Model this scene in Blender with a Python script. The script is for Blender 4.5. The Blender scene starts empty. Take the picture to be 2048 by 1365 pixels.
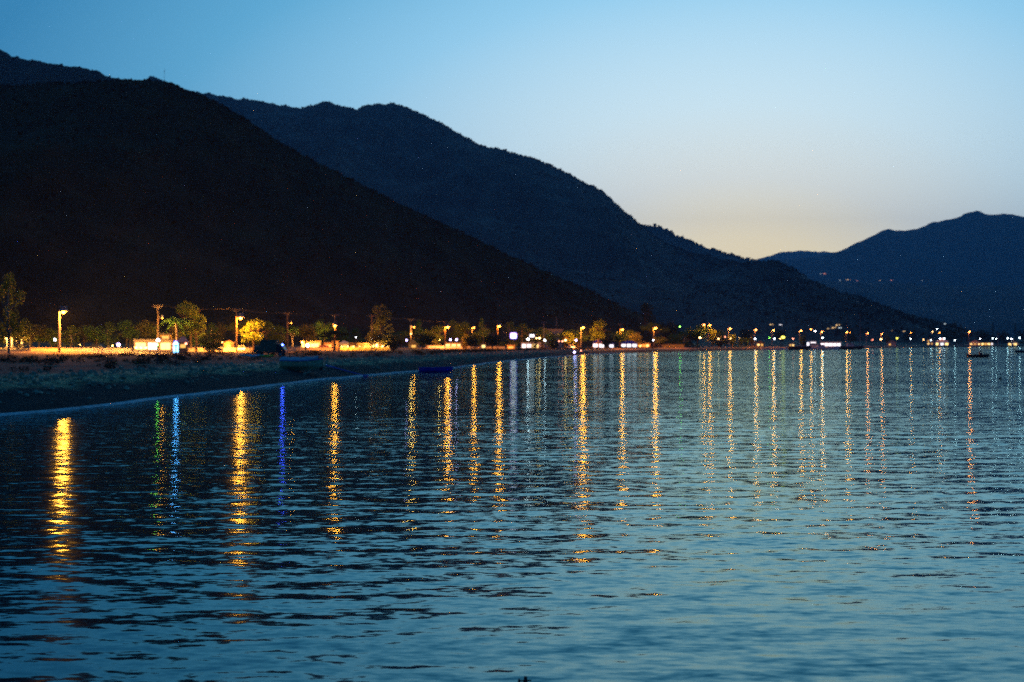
import bpy, math, random
import numpy as np
from mathutils import Vector, Matrix

random.seed(7)
RNG = np.random.default_rng(7)
R = math.radians
sc = bpy.context.scene
COL = sc.collection

# ------------------------------------------------------------------ camera
CAM_H = 3.5          # eye height above the water, metres
F = 2844.0           # focal length in photo pixels (50 mm on full frame)
HZ = 687.0           # photo row of the horizon
cam = bpy.data.cameras.new('camera')
cam.lens = 50
cam.sensor_width = 36
cam.clip_start = 0.1
cam.clip_end = 80000
cam.dof.use_dof = True
cam.dof.focus_distance = 24
cam.dof.aperture_fstop = 1.5
cam_o = bpy.data.objects.new('camera', cam)
COL.objects.link(cam_o)
cam_o.location = (0, 0, CAM_H)
cam_o.rotation_euler = (R(90) + 4.5 / F, 0, 0)
sc.camera = cam_o

# ------------------------------------------------------------------ dusk sky
def srgb(r, g, b):
    def f(c):
        c /= 255.0
        return c / 12.92 if c <= 0.04045 else ((c + 0.055) / 1.055) ** 2.4
    return (f(r), f(g), f(b), 1.0)

world = bpy.data.worlds.new('World')
sc.world = world
world.use_nodes = True
wn, wl = world.node_tree.nodes, world.node_tree.links
wn.clear()
tc = wn.new('ShaderNodeTexCoord')
sep = wn.new('ShaderNodeSeparateXYZ'); wl.new(tc.outputs['Generated'], sep.inputs[0])
def wm(op, a, b=None):
    n = wn.new('ShaderNodeMath'); n.operation = op
    for i, v in enumerate((a, b)):
        if v is None: continue
        if isinstance(v, (int, float)): n.inputs[i].default_value = v
        else: wl.new(v, n.inputs[i])
    return n.outputs[0]
SUNSET_AZ = R(9.0)      # where the sun went down, right of the view axis
el = wm('ARCSINE', sep.outputs[2])
az = wm('SUBTRACT', wm('ARCTAN2', sep.outputs[0], sep.outputs[1]), SUNSET_AZ)
azw = wm('MULTIPLY', wm('MULTIPLY', az, wm('COSINE', el)), 0.68)
dist = wm('SQRT', wm('ADD', wm('MULTIPLY', el, el), wm('MULTIPLY', azw, azw)))
dn = wm('DIVIDE', dist, R(120))
ramp = wn.new('ShaderNodeValToRGB'); wl.new(dn, ramp.inputs[0])
stops = [(0, (223, 198, 148), 2.5), (4, (221, 207, 168), 2.65), (6.5, (214, 219, 212), 2.0), (9.5, (201, 226, 235), 1.66), (14.2, (148, 204, 234), 1.44),
         (18, (104, 182, 224), 1.2), (22.5, (66, 148, 198), 1.08), (34, (36, 114, 174), 1.05), (55, (22, 92, 152), 1.0), (90, (16, 74, 130), 1.0), (120, (12, 56, 104), 1.0)]
# third value: gain for the light the haze takes out along that line of sight
cr = ramp.color_ramp
while len(cr.elements) < len(stops): cr.elements.new(0.5)
for e, (d, c, k_) in zip(cr.elements, stops):
    e.position = d / 120.0
    e.color = (*[v * k_ for v in srgb(*c)[:3]], 1.0)
bg = wn.new('ShaderNodeBackground'); wl.new(ramp.outputs[0], bg.inputs[0]); bg.inputs[1].default_value = 1.0
wo = wn.new('ShaderNodeOutputWorld'); wl.new(bg.outputs[0], wo.inputs[0])
world.cycles.sampling_method = 'NONE'      # a smooth sky needs no light sampling of its own; it leaves those samples to the lamps

# ------------------------------------------------------------------ view + engine
sc.view_settings.view_transform = 'Standard'
sc.view_settings.look = 'None'
sc.view_settings.exposure = 0.0
sc.view_settings.gamma = 1.0
sc.view_settings.use_curve_mapping = False
sc.render.engine = 'CYCLES'
sc.cycles.use_denoising = False      # the photograph is grainy and its glints are broken into specks
sc.cycles.use_light_tree = True
sc.cycles.max_bounces = 5
sc.cycles.diffuse_bounces = 2
sc.cycles.glossy_bounces = 3
sc.cycles.transmission_bounces = 2
sc.cycles.volume_bounces = 0
sc.cycles.sample_clamp_direct = 22
sc.cycles.sample_clamp_indirect = 4

# ------------------------------------------------------------------ materials
MATS = {}
def nodes_of(name):
    m = bpy.data.materials.new(name); m.use_nodes = True
    MATS[name] = m
    return m, m.node_tree.nodes, m.node_tree.links, m.node_tree.nodes['Principled BSDF']
def mat(name, col, rough=0.8, var=0.25, scale=3.0, bump=0.0, metal=0.0, spec=0.3):
    """plain coloured material with a little procedural mottling"""
    m, n, l, p = nodes_of(name)
    p.inputs['Roughness'].default_value = rough
    p.inputs['Metallic'].default_value = metal
    p.inputs['Specular IOR Level'].default_value = spec
    t = n.new('ShaderNodeTexCoord')
    no = n.new('ShaderNodeTexNoise'); no.inputs['Scale'].default_value = scale; no.inputs['Detail'].default_value = 5
    l.new(t.outputs['Object'], no.inputs['Vector'])
    r = n.new('ShaderNodeValToRGB'); l.new(no.outputs['Fac'], r.inputs[0])
    c = np.array(col)
    r.color_ramp.elements[0].position = 0.3; r.color_ramp.elements[1].position = 0.7
    r.color_ramp.elements[0].color = (*(c * (1 - var)), 1); r.color_ramp.elements[1].color = (*np.minimum(c * (1 + var), 1), 1)
    l.new(r.outputs[0], p.inputs['Base Color'])
    if bump:
        b = n.new('ShaderNodeBump'); b.inputs['Strength'].default_value = bump; b.inputs['Distance'].default_value = 0.05
        l.new(no.outputs['Fac'], b.inputs['Height']); l.new(b.outputs[0], p.inputs['Normal'])
    return m
LAMP = {}      # lamps: light colour and source radiance
def emis(name, col, s, lamp=None):
    """something that gives off light; lamp = radiance of the point light that does a bulb's lighting"""
    if lamp: LAMP[name] = (col, lamp)
    m, n, l, p = nodes_of(name)
    p.inputs['Base Color'].default_value = (*[0.6 * c for c in col], 1)
    p.inputs['Emission Color'].default_value = (*col, 1)
    p.inputs['Emission Strength'].default_value = s
    m.cycles.emission_sampling = 'NONE'
    return m
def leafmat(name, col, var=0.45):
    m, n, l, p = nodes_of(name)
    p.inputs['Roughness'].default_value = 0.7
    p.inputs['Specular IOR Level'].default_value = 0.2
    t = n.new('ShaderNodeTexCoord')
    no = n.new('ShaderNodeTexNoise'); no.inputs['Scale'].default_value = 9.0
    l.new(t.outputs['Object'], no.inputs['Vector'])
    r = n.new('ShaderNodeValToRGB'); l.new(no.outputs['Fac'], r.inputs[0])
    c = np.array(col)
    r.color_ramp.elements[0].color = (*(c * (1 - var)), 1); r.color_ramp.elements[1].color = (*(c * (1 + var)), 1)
    l.new(r.outputs[0], p.inputs['Base Color'])
    tr = n.new('ShaderNodeBsdfTranslucent'); l.new(r.outputs[0], tr.inputs[0])
    mx = n.new('ShaderNodeMixShader'); mx.inputs[0].default_value = 0.35
    l.new(p.outputs[0], mx.inputs[1]); l.new(tr.outputs[0], mx.inputs[2])
    l.new(mx.outputs[0], n['Material Output'].inputs[0])
    return m

mat('wood_pole', (0.16, 0.11, 0.07), 0.85, 0.3, 4)
mat('grey_metal', (0.30, 0.30, 0.31), 0.5, 0.15, 5, metal=0.3)
mat('dark_metal', (0.05, 0.05, 0.055), 0.5, 0.2, 5, metal=0.4)
mat('concrete', (0.38, 0.36, 0.33), 0.85, 0.2, 2, 0.4)
mat('white_paint', (0.72, 0.71, 0.68), 0.6, 0.1, 2)
mat('cream_plaster', (0.55, 0.47, 0.34), 0.8, 0.15, 1.5, 0.2)
mat('grey_plaster', (0.33, 0.33, 0.32), 0.8, 0.2, 1.5, 0.2)
mat('ochre_wood', (0.42, 0.28, 0.12), 0.75, 0.25, 3)
mat('brown_wood', (0.16, 0.09, 0.05), 0.75, 0.3, 4)
mat('roof_tile', (0.30, 0.12, 0.07), 0.8, 0.25, 6, 0.3)
mat('roof_flat', (0.20, 0.19, 0.18), 0.9, 0.2, 2)
mat('tarp_grey', (0.34, 0.36, 0.40), 0.7, 0.2, 2, 0.4)
mat('tarp_blue', (0.03, 0.08, 0.45), 0.6, 0.2, 2, 0.3)
mat('awning_purple', (0.20, 0.10, 0.45), 0.7, 0.2, 2)
mat('canvas_white', (0.70, 0.68, 0.62), 0.8, 0.1, 2)
mat('canvas_yellow', (0.55, 0.40, 0.10), 0.8, 0.15, 2)
mat('rubber', (0.02, 0.02, 0.02), 0.8, 0.2, 5)
mat('black_paint', (0.012, 0.012, 0.014), 0.5, 0.3, 5)
mat('van_paint', (0.16, 0.14, 0.10), 0.7, 0.12, 1.5, spec=0.15)
mat('car_white', (0.6, 0.6, 0.6), 0.3, 0.05, 1, spec=0.5)
mat('car_red', (0.30, 0.03, 0.02), 0.3, 0.1, 1, spec=0.5)
mat('car_dark', (0.03, 0.035, 0.045), 0.3, 0.1, 1, spec=0.5)
mat('glass', (0.02, 0.025, 0.03), 0.08, 0.1, 1, spec=0.6)
mat('boat_cream', (0.55, 0.45, 0.25), 0.5, 0.2, 3)
mat('boat_white', (0.65, 0.66, 0.66), 0.45, 0.12, 3)
mat('boat_dark', (0.035, 0.03, 0.035), 0.5, 0.3, 3)
mat('boat_red', (0.10, 0.025, 0.02), 0.5, 0.3, 3)
mat('boat_blue', (0.01, 0.03, 0.42), 0.4, 0.2, 3)
mat('boat_inside', (0.22, 0.15, 0.09), 0.7, 0.3, 4)
mat('kayak_green', (0.45, 0.60, 0.50), 0.5, 0.15, 3)
mat('kayak_white', (0.75, 0.77, 0.80), 0.5, 0.1, 3)
mat('kayak_lime', (0.50, 0.55, 0.03), 0.5, 0.15, 3)
mat('bark', (0.11, 0.08, 0.055), 0.9, 0.35, 8, 0.4)
mat('pale_bark', (0.30, 0.24, 0.17), 0.9, 0.3, 8, 0.4)
mat('asphalt', (0.055, 0.055, 0.055), 0.9, 0.25, 1.0, 0.2)
mat('pavement_stone', (0.32, 0.29, 0.24), 0.85, 0.2, 1.5, 0.2)
mat('stone', (0.36, 0.27, 0.18), 0.85, 0.35, 2.5, 0.4)
mat('rope', (0.10, 0.09, 0.07), 0.9, 0.3, 9)
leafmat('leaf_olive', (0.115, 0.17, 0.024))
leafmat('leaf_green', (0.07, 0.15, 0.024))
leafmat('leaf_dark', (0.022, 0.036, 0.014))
leafmat('leaf_dry', (0.13, 0.13, 0.03))
leafmat('scrub', (0.035, 0.030, 0.016))
SOD = (1.0, 0.28, 0.025)
emis('sodium_bulb', SOD, 140, 1400)
emis('sodium_strong', SOD, 160, 4200)
emis('sodium_far', (1.0, 0.31, 0.05), 140, 600)
emis('sodium_weak', SOD, 40, 150)
emis('sodium_orange', (1.0, 0.24, 0.05), 140, 560)
emis('warm_bulb', (1.0, 0.46, 0.09), 45, 5500)
emis('warm_mid', (1.0, 0.45, 0.10), 45, 1300)
emis('warm_far', (1.0, 0.52, 0.18), 14)
emis('warm_small', (1.0, 0.46, 0.10), 40, 300)
emis('white_bulb', (0.85, 0.90, 1.0), 14)
emis('white_far', (0.72, 0.92, 1.0), 40, 8)
emis('blue_bulb', (0.05, 0.09, 1.0), 40, 45)
emis('cyan_panel', (0.16, 0.55, 1.0), 6)
emis('cyan_bulb', (0.10, 0.42, 1.0), 40, 26)
emis('violet_bulb', (0.55, 0.45, 1.0), 12)
emis('green_bulb', (0.22, 1.0, 0.08), 30, 5)
emis('red_bulb', (1.0, 0.3, 0.18), 8)
emis('lit_warm', (1.0, 0.62, 0.20), 2.6)
emis('lit_orange', (1.0, 0.50, 0.10), 1.3)
emis('lit_white', (1.0, 0.93, 0.98), 1.8)
emis('lit_bright', (1.0, 0.92, 1.0), 2.2)
emis('sign_white', (0.88, 0.90, 1.0), 2.5)
emis('sign_blue', (0.16, 0.13, 1.0), 2.0)
emis('sign_yellow', (0.95, 0.85, 0.12), 3.0)
emis('house_glow', (1.0, 0.62, 0.25), 1.6)
emis('house_glow_red', (1.0, 0.35, 0.2), 1.8)
emis('house_glow_white', (0.8, 0.95, 1.0), 1.4)

# ------------------------------------------------------------------ mesh helpers
class MB:
    def __init__(s): s.v = []; s.f = []
    def quadbox(s, c, d, top=1.0, rz=0.0):
        """box centred at c with size d; top = scale of the upper face"""
        x, y, z = c; a, b, h = d[0] / 2, d[1] / 2, d[2] / 2
        o = len(s.v); ca, sa = math.cos(rz), math.sin(rz)
        for k, sg in ((1.0, -1), (top, 1)):
            for px, py in ((-a, -b), (a, -b), (a, b), (-a, b)):
                px *= k; py *= k
                s.v.append((x + px * ca - py * sa, y + px * sa + py * ca, z + sg * h))
        s.f += [(o, o + 3, o + 2, o + 1), (o + 4, o + 5, o + 6, o + 7)] + [(o + i, o + (i + 1) % 4, o + 4 + (i + 1) % 4, o + 4 + i) for i in range(4)]
        return s
    def tube(s, a, b, r0, r1=None, n=8):
        r1 = r0 if r1 is None else r1
        a, b = Vector(a), Vector(b); d = (b - a).normalized()
        u = d.orthogonal().normalized(); w = d.cross(u)
        o = len(s.v)
        for p, r in ((a, r0), (b, r1)):
            for i in range(n):
                t = 2 * math.pi * i / n
                s.v.append(tuple(p + u * (r * math.cos(t)) + w * (r * math.sin(t))))
        for i in range(n):
            j = (i + 1) % n
            s.f.append((o + i, o + j, o + n + j, o + n + i))
        s.f.append(tuple(o + i for i in reversed(range(n)))); s.f.append(tuple(o + n + i for i in range(n)))
        return s
    def path(s, pts, rad, n=6):
        for i in range(len(pts) - 1): s.tube(pts[i], pts[i + 1], rad[i], rad[i + 1], n)
        return s
    def ball(s, c, r, nu=8, nv=6, sz=1.0):
        o = len(s.v); x, y, z = c
        s.v.append((x, y, z - r * sz))
        for j in range(1, nv):
            ph = -math.pi / 2 + math.pi * j / nv
            for i in range(nu):
                t = 2 * math.pi * i / nu
                s.v.append((x + r * math.cos(ph) * math.cos(t), y + r * math.cos(ph) * math.sin(t), z + r * sz * math.sin(ph)))
        s.v.append((x, y, z + r * sz)); e = len(s.v) - 1
        for i in range(nu):
            s.f.append((o, o + 1 + (i + 1) % nu, o + 1 + i))
            s.f.append((e, e - nu + i, e - nu + (i + 1) % nu))
            for j in range(nv - 2):
                b = o + 1 + j * nu
                s.f.append((b + i, b + (i + 1) % nu, b + nu + (i + 1) % nu, b + nu + i))
        return s
    def poly(s, pts):
        o = len(s.v); s.v += [tuple(p) for p in pts]; s.f.append(tuple(range(o, o + len(pts)))); return s
    def prism(s, prof, y0, y1):
        """profile in xz extruded along y"""
        o = len(s.v); n = len(prof)
        for y in (y0, y1):
            for x, z in prof: s.v.append((x, y, z))
        for i in range(n):
            j = (i + 1) % n
            s.f.append((o + i, o + j, o + n + j, o + n + i))
        s.f.append(tuple(o + i for i in reversed(range(n)))); s.f.append(tuple(o + n + i for i in range(n)))
        return s
    def loft(s, rings, closed=True, caps=True):
        o = len(s.v); n = len(rings[0])
        for r in rings: s.v += [tuple(p) for p in r]
        for k in range(len(rings) - 1):
            for i in range(n if closed else n - 1):
                j = (i + 1) % n
                s.f.append((o + k * n + i, o + k * n + j, o + (k + 1) * n + j, o + (k + 1) * n + i))
        if caps:
            s.f.append(tuple(o + i for i in reversed(range(n))))
            s.f.append(tuple(o + (len(rings) - 1) * n + i for i in range(n)))
        return s
    def mesh(s, name, m, smooth=False):
        me = bpy.data.meshes.new(name); me.from_pydata(s.v, [], s.f); me.update()
        if m: me.materials.append(MATS[m])
        if smooth: me.polygons.foreach_set('use_smooth', [True] * len(me.polygons))
        return me
    def build(s, name, m, parent=None, smooth=False):
        o = bpy.data.objects.new(name, s.mesh(name, m, smooth)); COL.objects.link(o)
        if parent: o.parent = parent
        return o

def tag(o, label=None, cat=None, group=None, kind=None):
    if label: o['label'] = label
    if cat: o['category'] = cat
    if group: o['group'] = group
    if kind: o['kind'] = kind
    return o
def thing(name, label, cat, loc, rz=0.0, group=None):
    o = bpy.data.objects.new(name, None); COL.objects.link(o)
    o.empty_display_size = 0.5
    o.location = loc; o.rotation_euler = (0, 0, rz)
    return tag(o, label, cat, group)
def copy_tree(o, parent=None):
    c = o.copy(); COL.objects.link(c); c.parent = parent
    for ch in o.children: copy_tree(ch, c)
    return c
def X(px, Y): return (px - 1024.0) / F * Y
def Z(py, Y): return CAM_H + (HZ - py) * Y / F

# ------------------------------------------------------------------ shoreline and terrain
SH = np.array([(-60, -160), (-40, -60), (-31, 0), (-27.2, 40), (-24.7, 68.6), (-23.1, 76), (-22.2, 90), (-19.8, 120), (-16.2, 153), (-9.2, 195), (-2.3, 269),
               (9.5, 355), (30, 474), (54, 560), (86, 650), (121, 722), (170, 830), (250, 985), (405, 1290), (560, 1500), (900, 1740), (1500, 1920), (2800, 2200), (6000, 2900)], float)
def catmull(P, step):
    out = []
    for i in range(len(P) - 1):
        p0 = P[max(i - 1, 0)]; p1 = P[i]; p2 = P[i + 1]; p3 = P[min(i + 2, len(P) - 1)]
        n = max(2, int(np.linalg.norm(p2 - p1) / step(p1)))
        d1 = np.linalg.norm(p2 - p1)
        m1 = (p2 - p0) / (np.linalg.norm(p2 - p1) + np.linalg.norm(p1 - p0) + 1e-9) * d1
        m2 = (p3 - p1) / (np.linalg.norm(p3 - p2) + np.linalg.norm(p2 - p1) + 1e-9) * d1
        for k in range(n):
            t = k / n
            out.append((2 * t**3 - 3 * t**2 + 1) * p1 + (t**3 - 2 * t**2 + t) * m1 + (-2 * t**3 + 3 * t**2) * p2 + (t**3 - t**2) * m2)
    out.append(P[-1]); return np.array(out)
SHD = catmull(SH, lambda p: 2.5 if p[1] < 320 else 12)
TK = [-4000, -600, -60, -15, -6, -2, 0, 1.2, 3.0, 5.5, 7.5, 10, 14, 20, 30, 45, 65, 90, 130, 200, 320, 600, 1500, 5000, 20000]
ZK = [-30, -14, -5, -2.2, -.9, -.25, 0, .16, .52, 1.0, 1.18, 1.22, 1.22, 1.25, 1.3, 1.36, 1.42, 1.6, 2.5, 4.2, 6.5, 11, 18, 30, 60]
def tdist(x, y):
    p = np.array((x, y)); a = SHD[:-1]; b = SHD[1:]; d = b - a
    u = np.clip(((p - a) * d).sum(1) / (d * d).sum(1), 0, 1)
    q = a + d * u[:, None] - p
    k = int(np.argmin((q * q).sum(1)))
    cr = d[k, 0] * (p[1] - a[k, 1]) - d[k, 1] * (p[0] - a[k, 0])
    return math.copysign(math.sqrt((q[k] ** 2).sum()), cr)
def gz(x, y): return float(np.interp(tdist(x, y), TK, ZK))

def vnoise(x, y, seed=0):
    xi = np.floor(x).astype(np.int64); yi = np.floor(y).astype(np.int64); fx = x - xi; fy = y - yi
    def h(a, b):
        n = (a * 374761393 + b * 668265263 + seed * 1442695041) & 0xffffffff
        n = ((n ^ (n >> 13)) * 1274126177) & 0xffffffff
        return ((n ^ (n >> 16)) & 0xffff) / 65535.0
    fx = fx * fx * (3 - 2 * fx); fy = fy * fy * (3 - 2 * fy)
    return (h(xi, yi) * (1 - fx) + h(xi + 1, yi) * fx) * (1 - fy) + (h(xi, yi + 1) * (1 - fx) + h(xi + 1, yi + 1) * fx) * fy
def fbm(x, y, o=4, seed=0):
    s = 0; a = 0.5
    for i in range(o): s = s + a * vnoise(x * 2**i, y * 2**i, seed + i * 17); a *= 0.5
    return s

def grid_obj(name, V, m, smooth=True, attr=None):
    """V: (rows, cols, 3) array"""
    r, c = V.shape[:2]
    idx = np.arange(r * c).reshape(r, c)
    f = np.stack([idx[:-1, :-1], idx[:-1, 1:], idx[1:, 1:], idx[1:, :-1]], -1).reshape(-1, 4)
    me = bpy.data.meshes.new(name)
    me.from_pydata(V.reshape(-1, 3).tolist(), [], f.tolist()); me.update()
    if attr is not None:
        a = me.attributes.new('shore', 'FLOAT', 'POINT'); a.data.foreach_set('value', attr.reshape(-1).astype(np.float32))
    me.materials.append(MATS[m])
    if smooth: me.polygons.foreach_set('use_smooth', [True] * len(me.polygons))
    o = bpy.data.objects.new(name, me); COL.objects.link(o)
    return o

# land material: wet gravel, pebbles, scrubby earth by distance from the waterline
def land_material():
    m, n, l, p = nodes_of('land')
    p.inputs['Roughness'].default_value = 0.9; p.inputs['Specular IOR Level'].default_value = 0.1
    at = n.new('ShaderNodeAttribute'); at.attribute_name = 'shore'
    t = n.new('ShaderNodeTexCoord')
    def noise(s, d=6):
        q = n.new('ShaderNodeTexNoise'); q.inputs['Scale'].default_value = s; q.inputs['Detail'].default_value = d
        l.new(t.outputs['Object'], q.inputs['Vector']); return q.outputs['Fac']
    wob = n.new('ShaderNodeMath'); wob.operation = 'MULTIPLY_ADD'; wob.inputs[1].default_value = 5.0
    l.new(noise(0.18, 4), wob.inputs[0])
    sub = n.new('ShaderNodeMath'); sub.operation = 'SUBTRACT'; sub.inputs[1].default_value = 2.5
    l.new(at.outputs['Fac'], wob.inputs[2]); l.new(wob.outputs[0], sub.inputs[0])
    mr = n.new('ShaderNodeMapRange'); mr.inputs[1].default_value = 0; mr.inputs[2].default_value = 60
    l.new(sub.outputs[0], mr.inputs[0])
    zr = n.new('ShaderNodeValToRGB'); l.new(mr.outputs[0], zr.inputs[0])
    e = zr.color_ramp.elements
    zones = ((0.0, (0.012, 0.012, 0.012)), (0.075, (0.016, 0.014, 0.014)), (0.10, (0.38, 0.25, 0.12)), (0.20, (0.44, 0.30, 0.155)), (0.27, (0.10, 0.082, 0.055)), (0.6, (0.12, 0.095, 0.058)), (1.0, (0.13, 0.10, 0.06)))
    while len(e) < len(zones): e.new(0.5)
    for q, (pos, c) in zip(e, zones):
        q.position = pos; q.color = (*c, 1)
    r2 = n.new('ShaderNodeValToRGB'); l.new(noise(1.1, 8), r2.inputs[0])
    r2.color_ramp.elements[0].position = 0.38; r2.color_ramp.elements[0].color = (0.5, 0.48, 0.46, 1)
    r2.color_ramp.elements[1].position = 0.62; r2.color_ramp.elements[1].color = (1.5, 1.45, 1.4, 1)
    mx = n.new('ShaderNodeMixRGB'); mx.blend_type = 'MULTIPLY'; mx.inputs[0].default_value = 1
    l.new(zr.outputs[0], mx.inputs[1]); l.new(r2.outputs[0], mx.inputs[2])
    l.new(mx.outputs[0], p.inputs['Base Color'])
land_material()

tan = np.gradient(SHD, axis=0); tan /= np.linalg.norm(tan, axis=1)[:, None]
k = np.ones(9) / 9
nor = np.stack([-tan[:, 1], tan[:, 0]], 1)
for _ in range(3):
    nor = np.stack([np.convolve(np.pad(nor[:, i], 4, mode='edge'), k, 'valid') for i in (0, 1)], 1)
nor /= np.linalg.norm(nor, axis=1)[:, None]
trow = np.array(sorted(set([-60, -15, -6, -2, -1, 0, .6, 1.2, 2, 3.0, 4.2, 5.5, 6.5, 7.5, 8.7, 10, 12, 14, 17, 20, 25, 30, 37, 45, 55, 65, 77, 90, 110, 130, 165, 200, 260, 320, 450, 600, 1000, 1500, 4500])))
V = np.zeros((len(SHD), len(trow), 3)); A = np.zeros(V.shape[:2])
for j, t in enumerate(trow):
    V[:, j, :2] = SHD + nor * t
    V[:, j, 2] = np.interp(t, TK, ZK)
    A[:, j] = t
lump = (fbm(V[..., 0] / 3.0, V[..., 1] / 3.0, 3, 3) - 0.44) * 0.45 + (fbm(V[..., 0] / 11, V[..., 1] / 11, 2, 9) - 0.37) * 0.5
w = np.interp(A, [1.0, 4, 14, 40, 60], [0, .35, 1, .6, 0.0])
V[..., 2] += lump * w
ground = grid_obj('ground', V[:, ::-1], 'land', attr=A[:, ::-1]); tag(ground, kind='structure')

# ------------------------------------------------------------------ sea
def water_material():
    m, n, l, p = nodes_of('sea_water')
    geo = n.new('ShaderNodeNewGeometry')
    def layer(sx, sy, rot, amp, det=2.0, off=0.0):
        mp = n.new('ShaderNodeMapping'); mp.inputs['Rotation'].default_value = (0, 0, R(rot))
        mp.inputs['Scale'].default_value = (sx, sy, 1); mp.inputs['Location'].default_value = (off, off * 1.7, off * .3)
        l.new(geo.outputs['Position'], mp.inputs[0])
        t = n.new('ShaderNodeTexNoise'); t.inputs['Scale'].default_value = 1.0; t.inputs['Detail'].default_value = det; t.inputs['Roughness'].default_value = 0.55
        l.new(mp.outputs[0], t.inputs['Vector'])
        s = n.new('ShaderNodeVectorMath'); s.operation = 'SUBTRACT'; s.inputs[1].default_value = (0.5, 0.5, 0.5)
        l.new(t.outputs['Color'], s.inputs[0])
        q = n.new('ShaderNodeVectorMath'); q.operation = 'MULTIPLY'; q.inputs[1].default_value = (amp * 0.5, amp, 0)
        l.new(s.outputs[0], q.inputs[0])
        return q.outputs[0]
    def add(a, b):
        q = n.new('ShaderNodeVectorMath'); q.operation = 'ADD'; l.new(a, q.inputs[0]); l.new(b, q.inputs[1]); return q.outputs[0]
    s = layer(0.2, 0.62, -6, 0.05, 1.0, 3)          # low swell
    s = add(s, layer(0.95, 3.2, -10, 0.19, 2.0, 11))   # wind waves
    s = add(s, layer(3.4, 6.6, 7, 0.25, 2.0, 23))     # ripples
    # coherent crests of the small sea rolling in
    mpw = n.new('ShaderNodeMapping'); mpw.inputs['Rotation'].default_value = (0, 0, R(-7)); mpw.inputs['Scale'].default_value = (0.62, 1.15, 1); l.new(geo.outputs['Position'], mpw.inputs[0])
    wv = n.new('ShaderNodeTexWave'); wv.wave_type = 'BANDS'; wv.bands_direction = 'Y'; wv.wave_profile = 'SIN'
    for k_, v_ in (('Scale', 0.2), ('Distortion', 9.0), ('Detail', 2.0), ('Detail Scale', 1.6), ('Detail Roughness', 0.55)): wv.inputs[k_].default_value = v_
    l.new(mpw.outputs[0], wv.inputs['Vector'])
    ws = n.new('ShaderNodeMath'); ws.operation = 'MULTIPLY_ADD'; ws.inputs[1].default_value = 0.05; ws.inputs[2].default_value = -0.025
    l.new(wv.outputs['Fac'], ws.inputs[0])
    wc = n.new('ShaderNodeCombineXYZ'); l.new(ws.outputs[0], wc.inputs[1])
    s = add(s, wc.outputs[0])
    # calm and ruffled patches
    mp = n.new('ShaderNodeMapping'); mp.inputs['Scale'].default_value = (0.012, 0.03, 1); l.new(geo.outputs['Position'], mp.inputs[0])
    t = n.new('ShaderNodeTexNoise'); t.inputs['Scale'].default_value = 1.0; t.inputs['Detail'].default_value = 3; l.new(mp.outputs[0], t.inputs['Vector'])
    mr = n.new('ShaderNodeMapRange'); mr.inputs[1].default_value = 0.35; mr.inputs[2].default_value = 0.65; mr.inputs[3].default_value = 0.5; mr.inputs[4].default_value = 1.25
    l.new(t.outputs['Fac'], mr.inputs[0])
    q = n.new('ShaderNodeVectorMath'); q.operation = 'SCALE'; l.new(s, q.inputs[0]); l.new(mr.outputs[0], q.inputs['Scale'])
    up = n.new('ShaderNodeVectorMath'); up.operation = 'ADD'; up.inputs[1].default_value = (0, 0, 1); l.new(q.outputs[0], up.inputs[0])
    nm = n.new('ShaderNodeVectorMath'); nm.operation = 'NORMALIZE'; l.new(up.outputs[0], nm.inputs[0])
    # clear teal water: a glossy skin weighted by Fresnel over a dark body
    fr = n.new('ShaderNodeFresnel'); fr.inputs['IOR'].default_value = 1.48; l.new(nm.outputs[0], fr.inputs['Normal'])
    gl = n.new('ShaderNodeBsdfGlossy'); gl.inputs['Color'].default_value = (0.62, 0.97, 1.0, 1); gl.inputs['Roughness'].default_value = 0.078; l.new(nm.outputs[0], gl.inputs['Normal'])
    df = n.new('ShaderNodeBsdfDiffuse'); df.inputs['Color'].default_value = (0.001, 0.012, 0.022, 1)
    mx = n.new('ShaderNodeMixShader'); l.new(fr.outputs[0], mx.inputs[0]); l.new(df.outputs[0], mx.inputs[1]); l.new(gl.outputs[0], mx.inputs[2])
    l.new(mx.outputs[0], n['Material Output'].inputs['Surface']); n.remove(p)
water_material()
wx = np.array([-9000, -2000, -300, -60, 0, 60, 300, 1000, 3000, 9000], float)
wy = np.array([-4000, -500, -50, 20, 80, 200, 500, 1000, 2000, 6000], float)
gx, gy = np.meshgrid(wx, wy)
sea = grid_obj('sea', np.stack([gx, gy, np.zeros_like(gx)], -1), 'sea_water', smooth=False); tag(sea, kind='structure')

# thin line of surf on breaking ripples: reflected sky painted as a pale colour
mat('sheen_pale', (0.30, 0.36, 0.36), 0.6, 0.5, 1.3)
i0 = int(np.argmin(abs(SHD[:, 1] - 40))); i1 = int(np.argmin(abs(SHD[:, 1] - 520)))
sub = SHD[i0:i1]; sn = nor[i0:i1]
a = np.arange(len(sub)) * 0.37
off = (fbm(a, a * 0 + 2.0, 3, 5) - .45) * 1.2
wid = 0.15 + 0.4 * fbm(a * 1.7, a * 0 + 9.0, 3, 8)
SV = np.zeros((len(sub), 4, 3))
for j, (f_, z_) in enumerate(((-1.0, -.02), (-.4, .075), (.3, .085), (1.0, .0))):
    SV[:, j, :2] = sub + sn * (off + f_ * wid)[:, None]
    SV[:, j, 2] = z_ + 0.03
sheen = grid_obj('sheen', SV[:, ::-1], 'sheen_pale'); tag(sheen, kind='stuff', label='thin line of surf along the gravel shore, pale colour standing for reflected sky', cat='sheen')

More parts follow.
